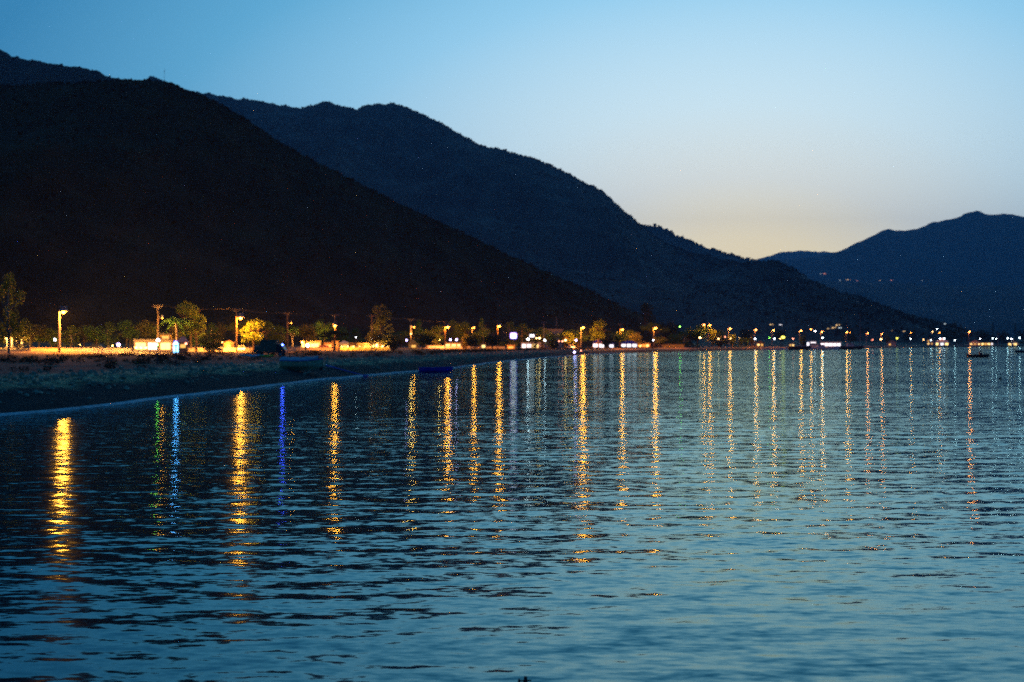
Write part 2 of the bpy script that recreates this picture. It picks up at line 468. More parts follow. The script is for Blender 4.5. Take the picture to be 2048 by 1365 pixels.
# ------------------------------------------------------------------ hills and mountains
def hill_material(name, c0, c1, c2, scale):
    m, n, l, p = nodes_of(name)
    p.inputs['Roughness'].default_value = 0.95; p.inputs['Specular IOR Level'].default_value = 0.05
    t = n.new('ShaderNodeTexCoord')
    a = n.new('ShaderNodeTexNoise'); a.inputs['Scale'].default_value = scale; a.inputs['Detail'].default_value = 9; a.inputs['Roughness'].default_value = 0.68
    l.new(t.outputs['Object'], a.inputs['Vector'])
    r = n.new('ShaderNodeValToRGB'); l.new(a.outputs['Fac'], r.inputs[0])
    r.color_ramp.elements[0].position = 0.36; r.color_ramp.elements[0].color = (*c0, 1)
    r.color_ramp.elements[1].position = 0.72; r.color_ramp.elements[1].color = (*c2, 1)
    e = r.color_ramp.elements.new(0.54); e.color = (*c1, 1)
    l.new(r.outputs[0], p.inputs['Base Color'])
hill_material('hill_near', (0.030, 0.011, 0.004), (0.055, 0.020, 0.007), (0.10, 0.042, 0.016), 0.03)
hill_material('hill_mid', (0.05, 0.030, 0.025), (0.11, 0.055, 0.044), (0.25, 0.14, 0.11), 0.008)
hill_material('hill_far', (0.03, 0.035, 0.03), (0.045, 0.05, 0.045), (0.06, 0.06, 0.055), 0.003)

HILLS = {}
def hill(name, sky, ry, foot, m, ncol=260, nrow=46, seed=1, rough=0.16, prof=1.25, back=1.0, gull=120.0):
    """ridge through the skyline points at their true distance, with a front slope, gullies and a back slope"""
    px = np.array([s[0] for s in sky], float); py = np.array([s[1] for s in sky], float)
    u = np.linspace(px[0], px[-1], ncol)
    yy = np.interp(u, px, py)
    yr = np.interp(u, [r[0] for r in ry], [r[1] for r in ry])
    # smooth the kinks of the traced line, then put fine roughness back
    kk = np.hanning(7); kk /= kk.sum()
    yy = np.convolve(np.pad(yy, 3, mode='edge'), kk, 'valid')
    yy += (fbm(u / 14.0, u * 0 + seed, 4, seed) - 0.47) * 7.0
    xr = (u - 1024) / F * yr
    H = CAM_H + (HZ - yy) * yr / F
    yf = np.interp(u, [r[0] for r in foot], [r[1] for r in foot])
    v = np.concatenate([np.linspace(0, 1, nrow), 1 + np.linspace(0.06, 1, 10) * back])
    VV = np.zeros((len(v), ncol, 3))
    for j, q in enumerate(v):
        yq = yf + (yr - yf) * q
        if q <= 1: pr = 0.25 * q + 0.75 * q ** prof; pr = 1 - (1 - pr) if q < 1 else 1
        else: pr = max(0.0, 1 - ((q - 1) / back) ** 1.2)
        env = max(0.0, math.sin(math.pi * min(q, 1))) if q < 1 else 0.0
        g = fbm(xr / gull + yq / (gull * 5), yq / (gull * 3.2), 5, seed + 31) - 0.47
        rid = 0.5 - abs(fbm(xr / (gull * 1.7) - yq / (gull * 7), yq / (gull * 4), 3, seed + 77) * 2 - 0.95)
        VV[j, :, 0] = xr; VV[j, :, 1] = yq
        VV[j, :, 2] = H * pr - 2 * (1 - pr) + H * env * rough * (g * 1.6 + rid * 0.5) + (fbm(xr / 9, yq / 9, 2, seed + 5) - .37) * 3.0 * env
    o = grid_obj(name, VV, m); tag(o, kind='structure')
    HILLS[name] = VV
    return o
hill('front_hill', [(-420, 230), (-200, 190), (0, 172), (90, 168), (180, 166), (235, 162), (262, 160), (290, 159), (335, 163), (380, 183), (410, 192), (450, 214), (490, 236), (560, 285), (640, 328), (700, 357), (800, 408), (900, 455), (1000, 502), (1100, 548), (1180, 582), (1240, 612), (1300, 640), (1350, 662), (1380, 676)],
     [(-420, 760), (290, 820), (700, 840), (1100, 880), (1380, 930)], [(-420, 320), (100, 385), (300, 410), (700, 520), (1000, 670), (1240, 800), (1380, 890)], 'hill_near', seed=3, ncol=340, gull=90)
hill('rear_hill', [(-300, 40), (-120, 70), (0, 100), (30, 117), (70, 122), (110, 128), (140, 135), (165, 134), (190, 141), (215, 152), (240, 158), (300, 180), (400, 210), (520, 290)],
     [(-300, 2700), (520, 2700)], [(-300, 1700), (520, 1700)], 'hill_near', seed=5, ncol=200, nrow=30)
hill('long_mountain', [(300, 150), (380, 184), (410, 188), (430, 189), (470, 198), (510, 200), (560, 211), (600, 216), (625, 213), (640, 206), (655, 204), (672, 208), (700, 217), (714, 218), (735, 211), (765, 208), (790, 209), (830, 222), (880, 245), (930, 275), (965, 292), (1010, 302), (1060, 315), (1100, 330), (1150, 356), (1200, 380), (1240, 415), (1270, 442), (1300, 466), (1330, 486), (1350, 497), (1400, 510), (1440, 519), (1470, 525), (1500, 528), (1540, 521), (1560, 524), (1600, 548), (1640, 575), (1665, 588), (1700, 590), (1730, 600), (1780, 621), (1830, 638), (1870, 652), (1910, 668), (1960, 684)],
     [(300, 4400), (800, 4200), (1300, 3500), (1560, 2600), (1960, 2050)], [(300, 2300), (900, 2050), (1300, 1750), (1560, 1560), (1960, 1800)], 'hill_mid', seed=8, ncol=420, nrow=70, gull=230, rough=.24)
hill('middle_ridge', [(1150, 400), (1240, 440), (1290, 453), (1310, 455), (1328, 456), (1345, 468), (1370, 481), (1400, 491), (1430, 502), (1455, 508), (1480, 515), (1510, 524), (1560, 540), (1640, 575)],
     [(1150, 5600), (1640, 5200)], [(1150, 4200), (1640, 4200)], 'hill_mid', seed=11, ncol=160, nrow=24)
hill('foothill', [(1450, 600), (1560, 570), (1650, 562), (1720, 566), (1800, 568), (1900, 572), (2000, 570), (2100, 576), (2400, 560)],
     [(1450, 7000), (2400, 6800)], [(1450, 4300), (2400, 3800)], 'hill_far', seed=13, ncol=140, nrow=24, gull=300)
hill('blue_mountain', [(1380, 560), (1480, 534), (1530, 524), (1600, 518), (1640, 513), (1690, 500), (1715, 487), (1740, 474), (1760, 466), (1774, 459), (1790, 462), (1812, 461), (1832, 460), (1860, 447), (1890, 441), (1920, 433), (1938, 426), (1951, 421), (1966, 426), (1985, 431), (2005, 428), (2022, 428), (2048, 434), (2120, 445), (2250, 425), (2400, 470), (2700, 560)],
     [(1380, 10600), (2700, 10200)], [(1380, 7400), (2700, 7000)], 'hill_far', seed=17, ncol=240, nrow=36, gull=420)
hill('far_ridge', [(1300, 560), (1450, 535), (1510, 519), (1545, 510), (1562, 504), (1590, 504), (1615, 502), (1650, 505), (1700, 511), (1760, 530), (1850, 560)],
     [(1300, 14500), (1850, 14500)], [(1300, 12000), (1850, 12000)], 'hill_far', seed=19, ncol=120, nrow=20, gull=800, back=.5)

def hill_hit(name, px, py, y0, y1):
    VV = HILLS[name]; xs = VV[0, :, 0]
    for Y in np.arange(y0, y1, 8.0):
        x = (px - 1024) / F * Y
        j = int(np.clip(np.searchsorted(xs, x), 1, len(xs) - 1))
        z = np.interp(Y, VV[:, j, 1], VV[:, j, 2])
        if VV[0, j, 1] <= Y <= VV[-1, j, 1] and z >= CAM_H + (HZ - py) * Y / F: return Y
    return None
# scrub and small trees on the slopes: uncountable, one mass per hill
def clump_mesh(n, pts, sizes, seed):
    rg = np.random.default_rng(seed)
    base = MB().ball((0, 0, 0.35), 1.0, 5, 4, 0.8)
    bv = np.array(base.v); nb = len(bv)
    allv = np.zeros((n, nb, 3))
    for i in range(n):
        j = 1 + rg.uniform(-.35, .35, (nb, 1))
        s = sizes[i]; a = rg.uniform(0, 6.28); ca, sa = math.cos(a), math.sin(a)
        q = bv * j * s * np.array((1, 1, rg.uniform(.7, 1.4)))
        allv[i, :, 0] = q[:, 0] * ca - q[:, 1] * sa + pts[i, 0]
        allv[i, :, 1] = q[:, 0] * sa + q[:, 1] * ca + pts[i, 1]
        allv[i, :, 2] = q[:, 2] + pts[i, 2]
    f = []
    for i in range(n):
        o = i * nb
        f += [tuple(o + k for k in q) for q in base.f]
    return allv.reshape(-1, 3), f
def hill_scrub(hname, n, smin, smax, seed, ridge=0.12, nrow=46, label=''):
    VV = HILLS[hname]; rg = np.random.default_rng(seed)
    nr = nrow; nc = VV.shape[1]
    rr = rg.uniform(0.04, 1, n) ** 0.8 * (nr - 1.001); cc = rg.uniform(0, nc - 1.001, n)
    k = int(n * ridge); rr[:k] = nr - 1 - rg.uniform(0, .5, k)
    den = vnoise(cc / 9, rr / 5, seed)
    keep = (den + rg.uniform(-.25, .25, n) > 0.42) | (np.arange(n) < k)
    rr = rr[keep]; cc = cc[keep]; n = len(rr)
    i = rr.astype(int); j = cc.astype(int); a = (rr - i)[:, None]; b = (cc - j)[:, None]
    P = (VV[i, j] * (1 - b) + VV[i, j + 1] * b) * (1 - a) + (VV[i + 1, j] * (1 - b) + VV[i + 1, j + 1] * b) * a
    sz = smin + (smax - smin) * rg.uniform(0, 1, n) ** 2.5
    v, f = clump_mesh(n, P, sz, seed)
    me = bpy.data.meshes.new('hillside_scrub'); me.from_pydata(v.tolist(), [], f); me.update(); me.materials.append(MATS['scrub_far'])
    o = bpy.data.objects.new('hillside_scrub', me); COL.objects.link(o)
    tag(o, label, 'scrub', kind='stuff')
mat('scrub_far', (0.030, 0.021, 0.011), 0.95, 0.45, 0.02, spec=0.05)
hill_scrub('front_hill', 9000, .35, 1.1, 1, 0.10, 46, 'dark scrub scattered over the nearest black hill')
hill_scrub('rear_hill', 2200, 1.2, 3.2, 2, 0.2, 30, 'scrub on the hill behind the summit in the corner')
hill_scrub('long_mountain', 17000, 1.0, 3.3, 3, 0.10, 70, 'small trees and scrub over the long blue mountain')
hill_scrub('middle_ridge', 1000, 3.0, 8.0, 4, 0.35, 24, 'trees along the ridge showing behind the long mountain')

# ------------------------------------------------------------------ road, promenade, kerb
RD = catmull(np.array([(-125, 150), (-108, 222), (-92, 290), (-78, 340), (-68, 395), (-52, 450), (-33, 545), (0, 592), (42, 652), (82, 725), (135, 815), (215, 960), (300, 1120), (455, 1370), (620, 1560), (900, 1800)], float), lambda p: 14)
def strip(name, P, o0, o1, dz, m, kerb=0.0):
    tg = np.gradient(P, axis=0); tg /= np.linalg.norm(tg, axis=1)[:, None]
    nn = np.stack([-tg[:, 1], tg[:, 0]], 1)
    offs = [o0, o1] if not kerb else [o0, o0 + .02, o1 - .02, o1]
    zz = [dz, dz] if not kerb else [dz - kerb, dz, dz, dz - kerb]
    S = np.zeros((len(P), len(offs), 3))
    mid = P + nn * (o0 + o1) / 2
    zg = np.array([max(gz(*(P[i] + nn[i] * o0)), gz(*(P[i] + nn[i] * o1)), gz(*mid[i])) for i in range(len(P))])
    for j, f_ in enumerate(offs):
        S[:, j, :2] = P + nn * f_; S[:, j, 2] = zg + zz[j]
    o = grid_obj(name, S[:, ::-1], m, smooth=False); tag(o, kind='structure'); return o
strip('road', RD, 2.0, 9.0, 0.10, 'asphalt', 0.3)
strip('pavement', RD, -2.2, 1.98, 0.22, 'pavement_stone', 0.4)

# ------------------------------------------------------------------ trees
def leaf_quads(mb, c, rad, n, size, rg, flat=1.0):
    for _ in range(n):
        d = rg.normal(size=3); d /= np.linalg.norm(d) + 1e-9
        r = rg.uniform(0.35, 1.0) ** 0.5
        p = np.array(c) + d * np.array(rad) * r
        a = rg.normal(size=3); a /= np.linalg.norm(a)
        b = np.cross(a, d + rg.normal(size=3) * .6); b /= np.linalg.norm(b) + 1e-9
        s = size * rg.uniform(.6, 1.35)
        a = a * s; b = b * s * .62
        mb.poly([p - a, p - b * .9, p + a, p + b * .9])
def proto(kind, seed, leaf='leaf_olive', bark='bark'):
    """unit tree: height 1, spread 1; returns (trunk mesh, crown mesh)"""
    rg = np.random.default_rng(seed); tr = MB(); cw = MB()
    if kind == 'round':
        tr.path([(0, 0, -.03), (.02, .01, .2), (-.01, .02, .45), (.0, .0, .7)], [.035, .028, .02, .008])
        for i in range(6):
            a = rg.uniform(0, 6.28); z = rg.uniform(.3, .5); r = rg.uniform(.2, .36)
            tr.path([(0, 0, z - .05), (r * .5 * math.cos(a), r * .5 * math.sin(a), z + .12), (r * math.cos(a), r * math.sin(a), z + .25)], [.014, .01, .004], 5)
        for i in range(15):
            a = rg.uniform(0, 6.28); q = rg.uniform(0, .33); z = rg.uniform(.38, .82) - q * .25
            s = rg.uniform(.12, .2)
            leaf_quads(cw, (q * math.cos(a), q * math.sin(a), z), (s, s, s * .8), 75, .03, rg)
    elif kind == 'umbrella':
        tr.path([(0, 0, -.03), (.02, 0, .25), (0, .02, .5), (.0, .0, .72)], [.04, .032, .026, .012])
        for i in range(7):
            a = i * .9; r = .33
            tr.path([(0, 0, .48), (r * .5 * math.cos(a), r * .5 * math.sin(a), .62), (r * math.cos(a), r * math.sin(a), .74)], [.018, .012, .005], 5)
        for i in range(16):
            a = rg.uniform(0, 6.28); q = rg.uniform(0, .4); s = rg.uniform(.11, .17)
            leaf_quads(cw, (q * math.cos(a), q * math.sin(a), .82 - q * .4 + rg.uniform(-.05, .05)), (s, s, s * .6), 70, .03, rg)
    elif kind == 'tall':
        tr.path([(0, 0, -.03), (.02, .01, .3), (-.02, .02, .6), (.01, .0, .9)], [.03, .024, .015, .004])
        for i in range(9):
            a = rg.uniform(0, 6.28); z = rg.uniform(.2, .7); r = rg.uniform(.12, .3)
            tr.path([(0, 0, z - .03), (r * math.cos(a), r * math.sin(a), z + .16)], [.01, .003], 5)
        for i in range(20):
            z = rg.uniform(.16, .93); m_ = .36 * (1 - z) + .1 + .08 * math.sin(z * 21); a = rg.uniform(0, 6.28); q = rg.uniform(.2, 1) * m_
            s = rg.uniform(.07, .13)
            leaf_quads(cw, (q * math.cos(a), q * math.sin(a), z), (s * 1.2, s * 1.2, s), 62, .022, rg)
    elif kind == 'cypress':
        tr.path([(0, 0, -.03), (0, 0, .5), (0, 0, .95)], [.03, .02, .004])
        for i in range(22):
            z = .06 + .88 * i / 21; m_ = .42 * math.sin(min(1, (1 - z) * 1.5 + .1) * 1.5) * (0.55 + 0.45 * min(1, z * 5)); s = max(.03, m_ * .5)
            a = rg.uniform(0, 6.28)
            leaf_quads(cw, (m_ * .4 * math.cos(a), m_ * .4 * math.sin(a), z), (s * 1.5, s * 1.5, .06), 40, .026, rg)
    elif kind == 'bush':
        for i in range(5):
            a = i * 1.26; tr.path([(0, 0, -.05), (.15 * math.cos(a), .15 * math.sin(a), .3), (.3 * math.cos(a), .3 * math.sin(a), .6)], [.03, .02, .008], 5)
        for i in range(13):
            a = rg.uniform(0, 6.28); q = rg.uniform(0, .36); z = rg.uniform(.16, .8) * (1 - q * .9); s = rg.uniform(.14, .22)
            leaf_quads(cw, (q * math.cos(a), q * math.sin(a), z + .08), (s, s, s), 62, .042, rg)
    elif kind == 'palm':
        tr.path([(0, 0, -.02), (.03, 0, .25), (.02, 0, .5), (.0, .0, .72)], [.03, .026, .024, .028])
        for i in range(22):
            a = i * 2.4; up = rg.uniform(-.1, .3); L = rg.uniform(.34, .48)
            prev = np.array((0, 0, .72)); d = np.array((math.cos(a), math.sin(a), 0)); side = np.array((-math.sin(a), math.cos(a), 0))
            for k_ in range(6):
                t = (k_ + 1) / 6
                q = np.array((0, 0, .72)) + d * L * t + np.array((0, 0, 1)) * (up * t - .55 * L * t * t + .05 * math.sin(t * 3))
                wd = .06 * math.sin(math.pi * min(1, t * .8 + .12))
                cw.poly([prev, prev + (q - prev) * .3 + side * wd - np.array((0, 0, wd * .5)), q]); cw.poly([prev, q, prev + (q - prev) * .3 - side * wd - np.array((0, 0, wd * .5))])
                prev = q
    return tr.mesh('trunk', bark), cw.mesh('crown', leaf)
PROTO = {}
def tree(kind, leaf, px, ytop, Y, wpx, label, group=None, name=None):
    x = X(px, Y); g = gz(x, Y); h = Z(ytop, Y) - g; w = wpx * Y / F / 0.95
    nm = name or {'cypress': 'cypress_tree', 'bush': 'bush', 'palm': 'palm_tree', 'umbrella': 'umbrella_pine', 'tall': 'tall_tree', 'round': 'broadleaf_tree'}[kind]
    t = thing(nm, label, 'bush' if kind == 'bush' else 'tree', (x, Y, g), random.uniform(0, 6.28), group)
    t.scale = (w, w, h)
    if (kind, leaf) not in PROTO: PROTO[(kind, leaf)] = proto(kind, 40 + len(PROTO), leaf, 'pale_bark' if leaf in ('leaf_olive', 'leaf_green') and kind in ('tall', 'palm') else 'bark')
    for n_, me in zip(('trunk', 'crown'), PROTO[(kind, leaf)]):
        o = bpy.data.objects.new(n_, me); COL.objects.link(o); o.parent = t
    return t
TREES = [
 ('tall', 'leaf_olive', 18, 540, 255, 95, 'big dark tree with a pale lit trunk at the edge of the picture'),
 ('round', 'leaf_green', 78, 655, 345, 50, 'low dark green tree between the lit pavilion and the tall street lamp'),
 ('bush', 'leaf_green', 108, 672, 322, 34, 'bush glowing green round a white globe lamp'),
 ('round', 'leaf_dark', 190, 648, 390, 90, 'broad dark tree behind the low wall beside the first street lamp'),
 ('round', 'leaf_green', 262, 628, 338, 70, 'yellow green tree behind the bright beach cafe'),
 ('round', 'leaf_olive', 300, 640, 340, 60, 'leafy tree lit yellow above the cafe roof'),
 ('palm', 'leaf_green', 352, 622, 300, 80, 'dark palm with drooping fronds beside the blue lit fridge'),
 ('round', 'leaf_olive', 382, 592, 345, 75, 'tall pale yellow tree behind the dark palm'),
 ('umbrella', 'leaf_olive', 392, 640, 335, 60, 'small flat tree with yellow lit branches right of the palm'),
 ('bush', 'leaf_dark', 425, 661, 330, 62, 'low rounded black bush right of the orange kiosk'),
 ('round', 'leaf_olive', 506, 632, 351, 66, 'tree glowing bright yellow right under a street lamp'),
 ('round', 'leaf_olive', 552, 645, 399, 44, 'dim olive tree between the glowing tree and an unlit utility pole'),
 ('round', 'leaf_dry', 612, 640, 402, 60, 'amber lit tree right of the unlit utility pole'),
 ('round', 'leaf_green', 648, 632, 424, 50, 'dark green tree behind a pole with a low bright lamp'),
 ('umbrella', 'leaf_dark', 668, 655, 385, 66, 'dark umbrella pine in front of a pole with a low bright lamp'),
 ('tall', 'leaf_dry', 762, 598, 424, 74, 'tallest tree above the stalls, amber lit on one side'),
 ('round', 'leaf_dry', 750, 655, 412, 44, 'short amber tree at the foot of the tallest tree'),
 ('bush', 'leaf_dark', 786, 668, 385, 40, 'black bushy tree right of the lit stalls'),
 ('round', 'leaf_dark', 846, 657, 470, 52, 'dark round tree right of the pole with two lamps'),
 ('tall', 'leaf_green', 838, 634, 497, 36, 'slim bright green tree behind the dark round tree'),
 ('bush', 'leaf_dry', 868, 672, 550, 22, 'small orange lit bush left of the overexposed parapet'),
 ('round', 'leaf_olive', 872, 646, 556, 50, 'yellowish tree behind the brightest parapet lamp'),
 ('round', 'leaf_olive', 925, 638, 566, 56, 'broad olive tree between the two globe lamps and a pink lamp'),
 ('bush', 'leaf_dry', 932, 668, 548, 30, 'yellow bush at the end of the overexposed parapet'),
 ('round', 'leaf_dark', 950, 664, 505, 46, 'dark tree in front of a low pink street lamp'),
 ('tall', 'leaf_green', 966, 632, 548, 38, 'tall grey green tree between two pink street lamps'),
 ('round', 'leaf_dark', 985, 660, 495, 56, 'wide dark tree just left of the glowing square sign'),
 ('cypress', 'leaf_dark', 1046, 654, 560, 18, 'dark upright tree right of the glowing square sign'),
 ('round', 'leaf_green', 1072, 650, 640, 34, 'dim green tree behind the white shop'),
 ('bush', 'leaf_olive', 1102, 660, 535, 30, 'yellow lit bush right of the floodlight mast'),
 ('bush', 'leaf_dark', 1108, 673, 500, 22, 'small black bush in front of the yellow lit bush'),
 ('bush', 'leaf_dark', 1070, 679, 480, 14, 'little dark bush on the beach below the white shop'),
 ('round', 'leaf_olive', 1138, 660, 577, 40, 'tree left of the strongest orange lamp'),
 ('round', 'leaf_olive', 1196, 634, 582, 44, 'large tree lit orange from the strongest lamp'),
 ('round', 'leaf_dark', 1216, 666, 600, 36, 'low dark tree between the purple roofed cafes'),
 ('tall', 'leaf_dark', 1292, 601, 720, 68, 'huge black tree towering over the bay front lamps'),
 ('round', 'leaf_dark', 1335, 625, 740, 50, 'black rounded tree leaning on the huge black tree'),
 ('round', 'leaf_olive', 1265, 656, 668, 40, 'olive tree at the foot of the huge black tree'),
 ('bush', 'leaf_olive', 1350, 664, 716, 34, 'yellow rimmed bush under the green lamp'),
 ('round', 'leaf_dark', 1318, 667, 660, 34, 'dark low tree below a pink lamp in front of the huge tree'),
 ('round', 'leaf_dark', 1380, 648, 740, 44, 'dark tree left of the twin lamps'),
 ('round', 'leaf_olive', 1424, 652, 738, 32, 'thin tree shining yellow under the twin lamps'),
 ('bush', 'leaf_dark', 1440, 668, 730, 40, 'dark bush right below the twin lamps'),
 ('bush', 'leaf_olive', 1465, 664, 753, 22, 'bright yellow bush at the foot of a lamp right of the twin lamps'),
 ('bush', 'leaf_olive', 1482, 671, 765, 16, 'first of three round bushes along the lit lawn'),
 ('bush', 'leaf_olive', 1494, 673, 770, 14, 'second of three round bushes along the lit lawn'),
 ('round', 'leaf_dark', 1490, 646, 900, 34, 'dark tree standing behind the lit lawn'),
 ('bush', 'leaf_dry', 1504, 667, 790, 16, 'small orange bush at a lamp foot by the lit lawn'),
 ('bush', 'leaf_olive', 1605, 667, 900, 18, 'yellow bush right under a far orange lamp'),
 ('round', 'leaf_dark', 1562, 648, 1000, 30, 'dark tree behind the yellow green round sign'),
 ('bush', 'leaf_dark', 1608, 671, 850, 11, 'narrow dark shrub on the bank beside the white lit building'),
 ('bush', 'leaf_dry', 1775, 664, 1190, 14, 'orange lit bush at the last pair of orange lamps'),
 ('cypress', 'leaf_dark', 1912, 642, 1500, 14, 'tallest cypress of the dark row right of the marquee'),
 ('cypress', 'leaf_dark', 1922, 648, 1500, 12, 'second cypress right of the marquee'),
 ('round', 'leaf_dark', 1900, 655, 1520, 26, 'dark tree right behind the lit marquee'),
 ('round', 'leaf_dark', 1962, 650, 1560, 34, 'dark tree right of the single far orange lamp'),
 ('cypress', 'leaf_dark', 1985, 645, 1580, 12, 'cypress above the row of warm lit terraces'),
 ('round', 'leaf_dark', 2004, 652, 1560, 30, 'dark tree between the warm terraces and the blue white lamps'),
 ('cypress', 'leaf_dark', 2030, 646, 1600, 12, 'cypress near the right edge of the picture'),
 ('round', 'leaf_dark', 2046, 650, 1600, 30, 'dark tree cut by the right edge of the picture'),
 ('round', 'leaf_dark', 1820, 657, 1420, 30, 'dim tree between the orange lamps and the marquee'),
 ('round', 'leaf_dark', 1700, 660, 1300, 40, 'dim tree behind the two tall thin masts'),
]
for t_ in TREES: tree(*t_)
rt = random.Random(5)
ONES = ['first', 'second', 'third', 'fourth', 'fifth', 'sixth', 'seventh', 'eighth', 'ninth']
def ordinal(i):
    if i < 10: return ONES[i - 1]
    if i < 20: return ['tenth', 'eleventh', 'twelfth', 'thirteenth', 'fourteenth', 'fifteenth', 'sixteenth', 'seventeenth', 'eighteenth', 'nineteenth'][i - 10]
    t, o = divmod(i, 10)
    return ({2: 'twentieth', 3: 'thirtieth', 4: 'fortieth', 5: 'fiftieth'}[t] if o == 0 else {2: 'twenty-', 3: 'thirty-', 4: 'forty-', 5: 'fifty-'}[t] + ONES[o - 1])
BELT = []
for px in list(range(20, 1040, 26)) + list(range(1080, 1480, 40)):
    px += rt.uniform(-12, 12); Yb = np.interp(px, [0, 316, 575, 890, 1166, 1460], [318, 340, 402, 558, 586, 768]) + rt.uniform(0, 20)
    BELT.append((px, Yb, rt.choice(['round', 'round', 'tall', 'umbrella']), rt.choice(['leaf_olive', 'leaf_olive', 'leaf_green', 'leaf_dry']), rt.uniform(632, 664), rt.uniform(44, 76)))
for i, (px, Yb, kd, lf, yt, wd) in enumerate(sorted(BELT)):
    lab = '%s %s tree of the back belt, %s from the left edge' % ({'round': 'round', 'tall': 'tall', 'umbrella': 'flat topped'}[kd], {'leaf_olive': 'olive', 'leaf_green': 'green', 'leaf_dry': 'amber'}[lf], ordinal(i + 1))
    tree(kd, lf, px, yt, Yb, wd, lab, 'belt of trees behind the shore road')

# ------------------------------------------------------------------ street lighting
def bulb(name, parent, p, r, m, sz=0.9):
    lit = m in LAMP
    o = MB().ball(p, r * (.5 if lit else 1), 10, 7, sz).build(name, m, parent, True)
    if lit:
        col, L = LAMP[m]
        ld = bpy.data.lights.new('lamp_light', 'POINT'); ld.color = col; ld.shadow_soft_size = r
        ld.energy = 4 * math.pi ** 2 * r * r * L
        lo = bpy.data.objects.new('lamp_light', ld); COL.objects.link(lo); lo.parent = parent; lo.location = p
    return o
def lamp_head(t, h, side, r, m, reach=1.1):
    if m in ('sodium_bulb', 'sodium_strong', 'sodium_far', 'sodium_orange'): r *= 1.45
    MB().path([(0, 0, h - .15), (side * reach * .5, -.1, h + .28), (side * reach, -.15, h + .42)], [.05, .045, .04], 6).build('arm', 'grey_metal', t)
    hd = MB().quadbox((side * (reach + .1), -.15, h + .3 + r * 1.2), (r * 2.1, r * 1.3, .16), .7).build('lamp_head', 'grey_metal', t)
    cx = side * (reach + .1)
    if m != 'grey_metal':      # open hood: the bulb shines down and, below its rim, sideways
        mb = MB(); n_ = 14
        for rr_, zz_ in ((r * 1.3, h + .25 * r), (r * 1.2, h + .75 * r), (r * .5, h + 1.15 * r)):
            mb.v += [(cx + rr_ * math.cos(2 * math.pi * i / n_), -.15 + rr_ * math.sin(2 * math.pi * i / n_), zz_) for i in range(n_)]
        for k_ in range(2): mb.f += [(k_ * n_ + i, k_ * n_ + (i + 1) % n_, (k_ + 1) * n_ + (i + 1) % n_, (k_ + 1) * n_ + i) for i in range(n_)]
        mb.f.append(tuple(range(2 * n_, 3 * n_)))
        mb.build('hood', 'grey_metal', hd)
    bulb('bulb', t, (cx, -.15, h), r, m)
def street_lamp(px, py, Y, label, m='sodium_bulb', r=.42, side=1, thick=.11, group='street lamps along the shore road'):
    x = X(px, Y); g = gz(x, Y); h = Z(py, Y) - g
    t = thing('street_lamp', label, 'street lamp', (x - side * (.75 + .1), Y + .15, g), 0, group)
    MB().tube((0, 0, -.2), (0, 0, 1.0), thick * 1.5, thick * 1.4, 10).build('base', 'dark_metal', t)
    MB().tube((0, 0, 1.0), (0, 0, h + .05), thick * 1.2, thick * .8, 10).build('pole', 'grey_metal', t)
    lamp_head(t, h, side, r, m, .75)
    return t
UP = {}
def utility_pole(px, ytop, Y, label, lamp=None, m='sodium_bulb', r=.42, side=1, box=False):
    x = X(px, Y); g = gz(x, Y); h = Z(ytop, Y) - g
    t = thing('utility_pole', label, 'utility pole', (x, Y, g), 0, 'wooden utility poles along the shore road')
    MB().tube((0, 0, -.3), (0, 0, h), .19, .13, 10).build('pole', 'wood_pole', t)
    ca = MB().quadbox((0, -.16, h - .25), (2.3, .12, .14)).build('crossarm', 'wood_pole', t)
    for k_ in (-1.0, -.5, .5, 1.0): MB().tube((k_, -.16, h - .18), (k_, -.16, h + .06), .05, .035, 6).build('insulator', 'grey_metal', ca)
    MB().tube((-.75, -.16, h - .3), (0, -.1, h - .95), .03, .03, 5).build('brace', 'grey_metal', t)
    MB().tube((.75, -.16, h - .3), (0, -.1, h - .95), .03, .03, 5).build('brace', 'grey_metal', t)
    if box: MB().tube((0, -.38, h - 3.2), (0, -.38, h - 2.2), .26, .26, 10).build('transformer', 'grey_metal', t)
    if lamp: lamp_head(t, Z(lamp, Y) - g, side, r, m, .95)
    UP[px] = (x, Y, g + h)
    return t
street_lamp(127, 625, 284, 'tall orange street lamp nearest the viewer, over the low wall', 'sodium_strong', .46, 1, .2)
utility_pole(316, 611, 314, 'utility pole with a dim lamp over the beach cafe', 637, 'sodium_weak', .22)
utility_pole(473, 618, 346, 'utility pole whose bright lamp floods a yellow tree', 637, 'sodium_strong', .46)
utility_pole(575, 626, 392, 'utility pole with a faint lamp behind the parked truck', 647, 'sodium_weak', .2)
utility_pole(670, 629, 412, 'utility pole with a low bright lamp above the umbrella pine', 652, 'sodium_bulb', .4, .0)
utility_pole(744, 630, 419, 'utility pole without a lamp beside the tallest tree', None)
utility_pole(822, 638, 488, 'utility pole with two lamps left of the dark round tree', 655, 'sodium_weak', .36, 1, True)
utility_pole(890, 643, 543, 'utility pole with the bright lamp over the overexposed parapet', 655, 'sodium_bulb', .5)
street_lamp(948, 656, 588, 'small orange pink street lamp behind a dark tree', 'sodium_bulb', .36)
utility_pole(995, 641, 519, 'utility pole with a pink lamp left of the glowing square sign', 653, 'sodium_bulb', .44, .6)
street_lamp(1166, 656, 569, 'strongest orange lamp with a wide glow in the middle of the bay', 'sodium_strong', .5)
utility_pole(1240, 648, 655, 'utility pole with a pink lamp between two purple roofed cafes', 660, 'sodium_bulb', .46)
street_lamp(1311, 657, 655, 'pink orange lamp in front of the huge black tree', 'sodium_bulb', .5)
street_lamp(1408, 650, 735, 'left lamp of the twin lamps above a yellow tree', 'sodium_far', .36)
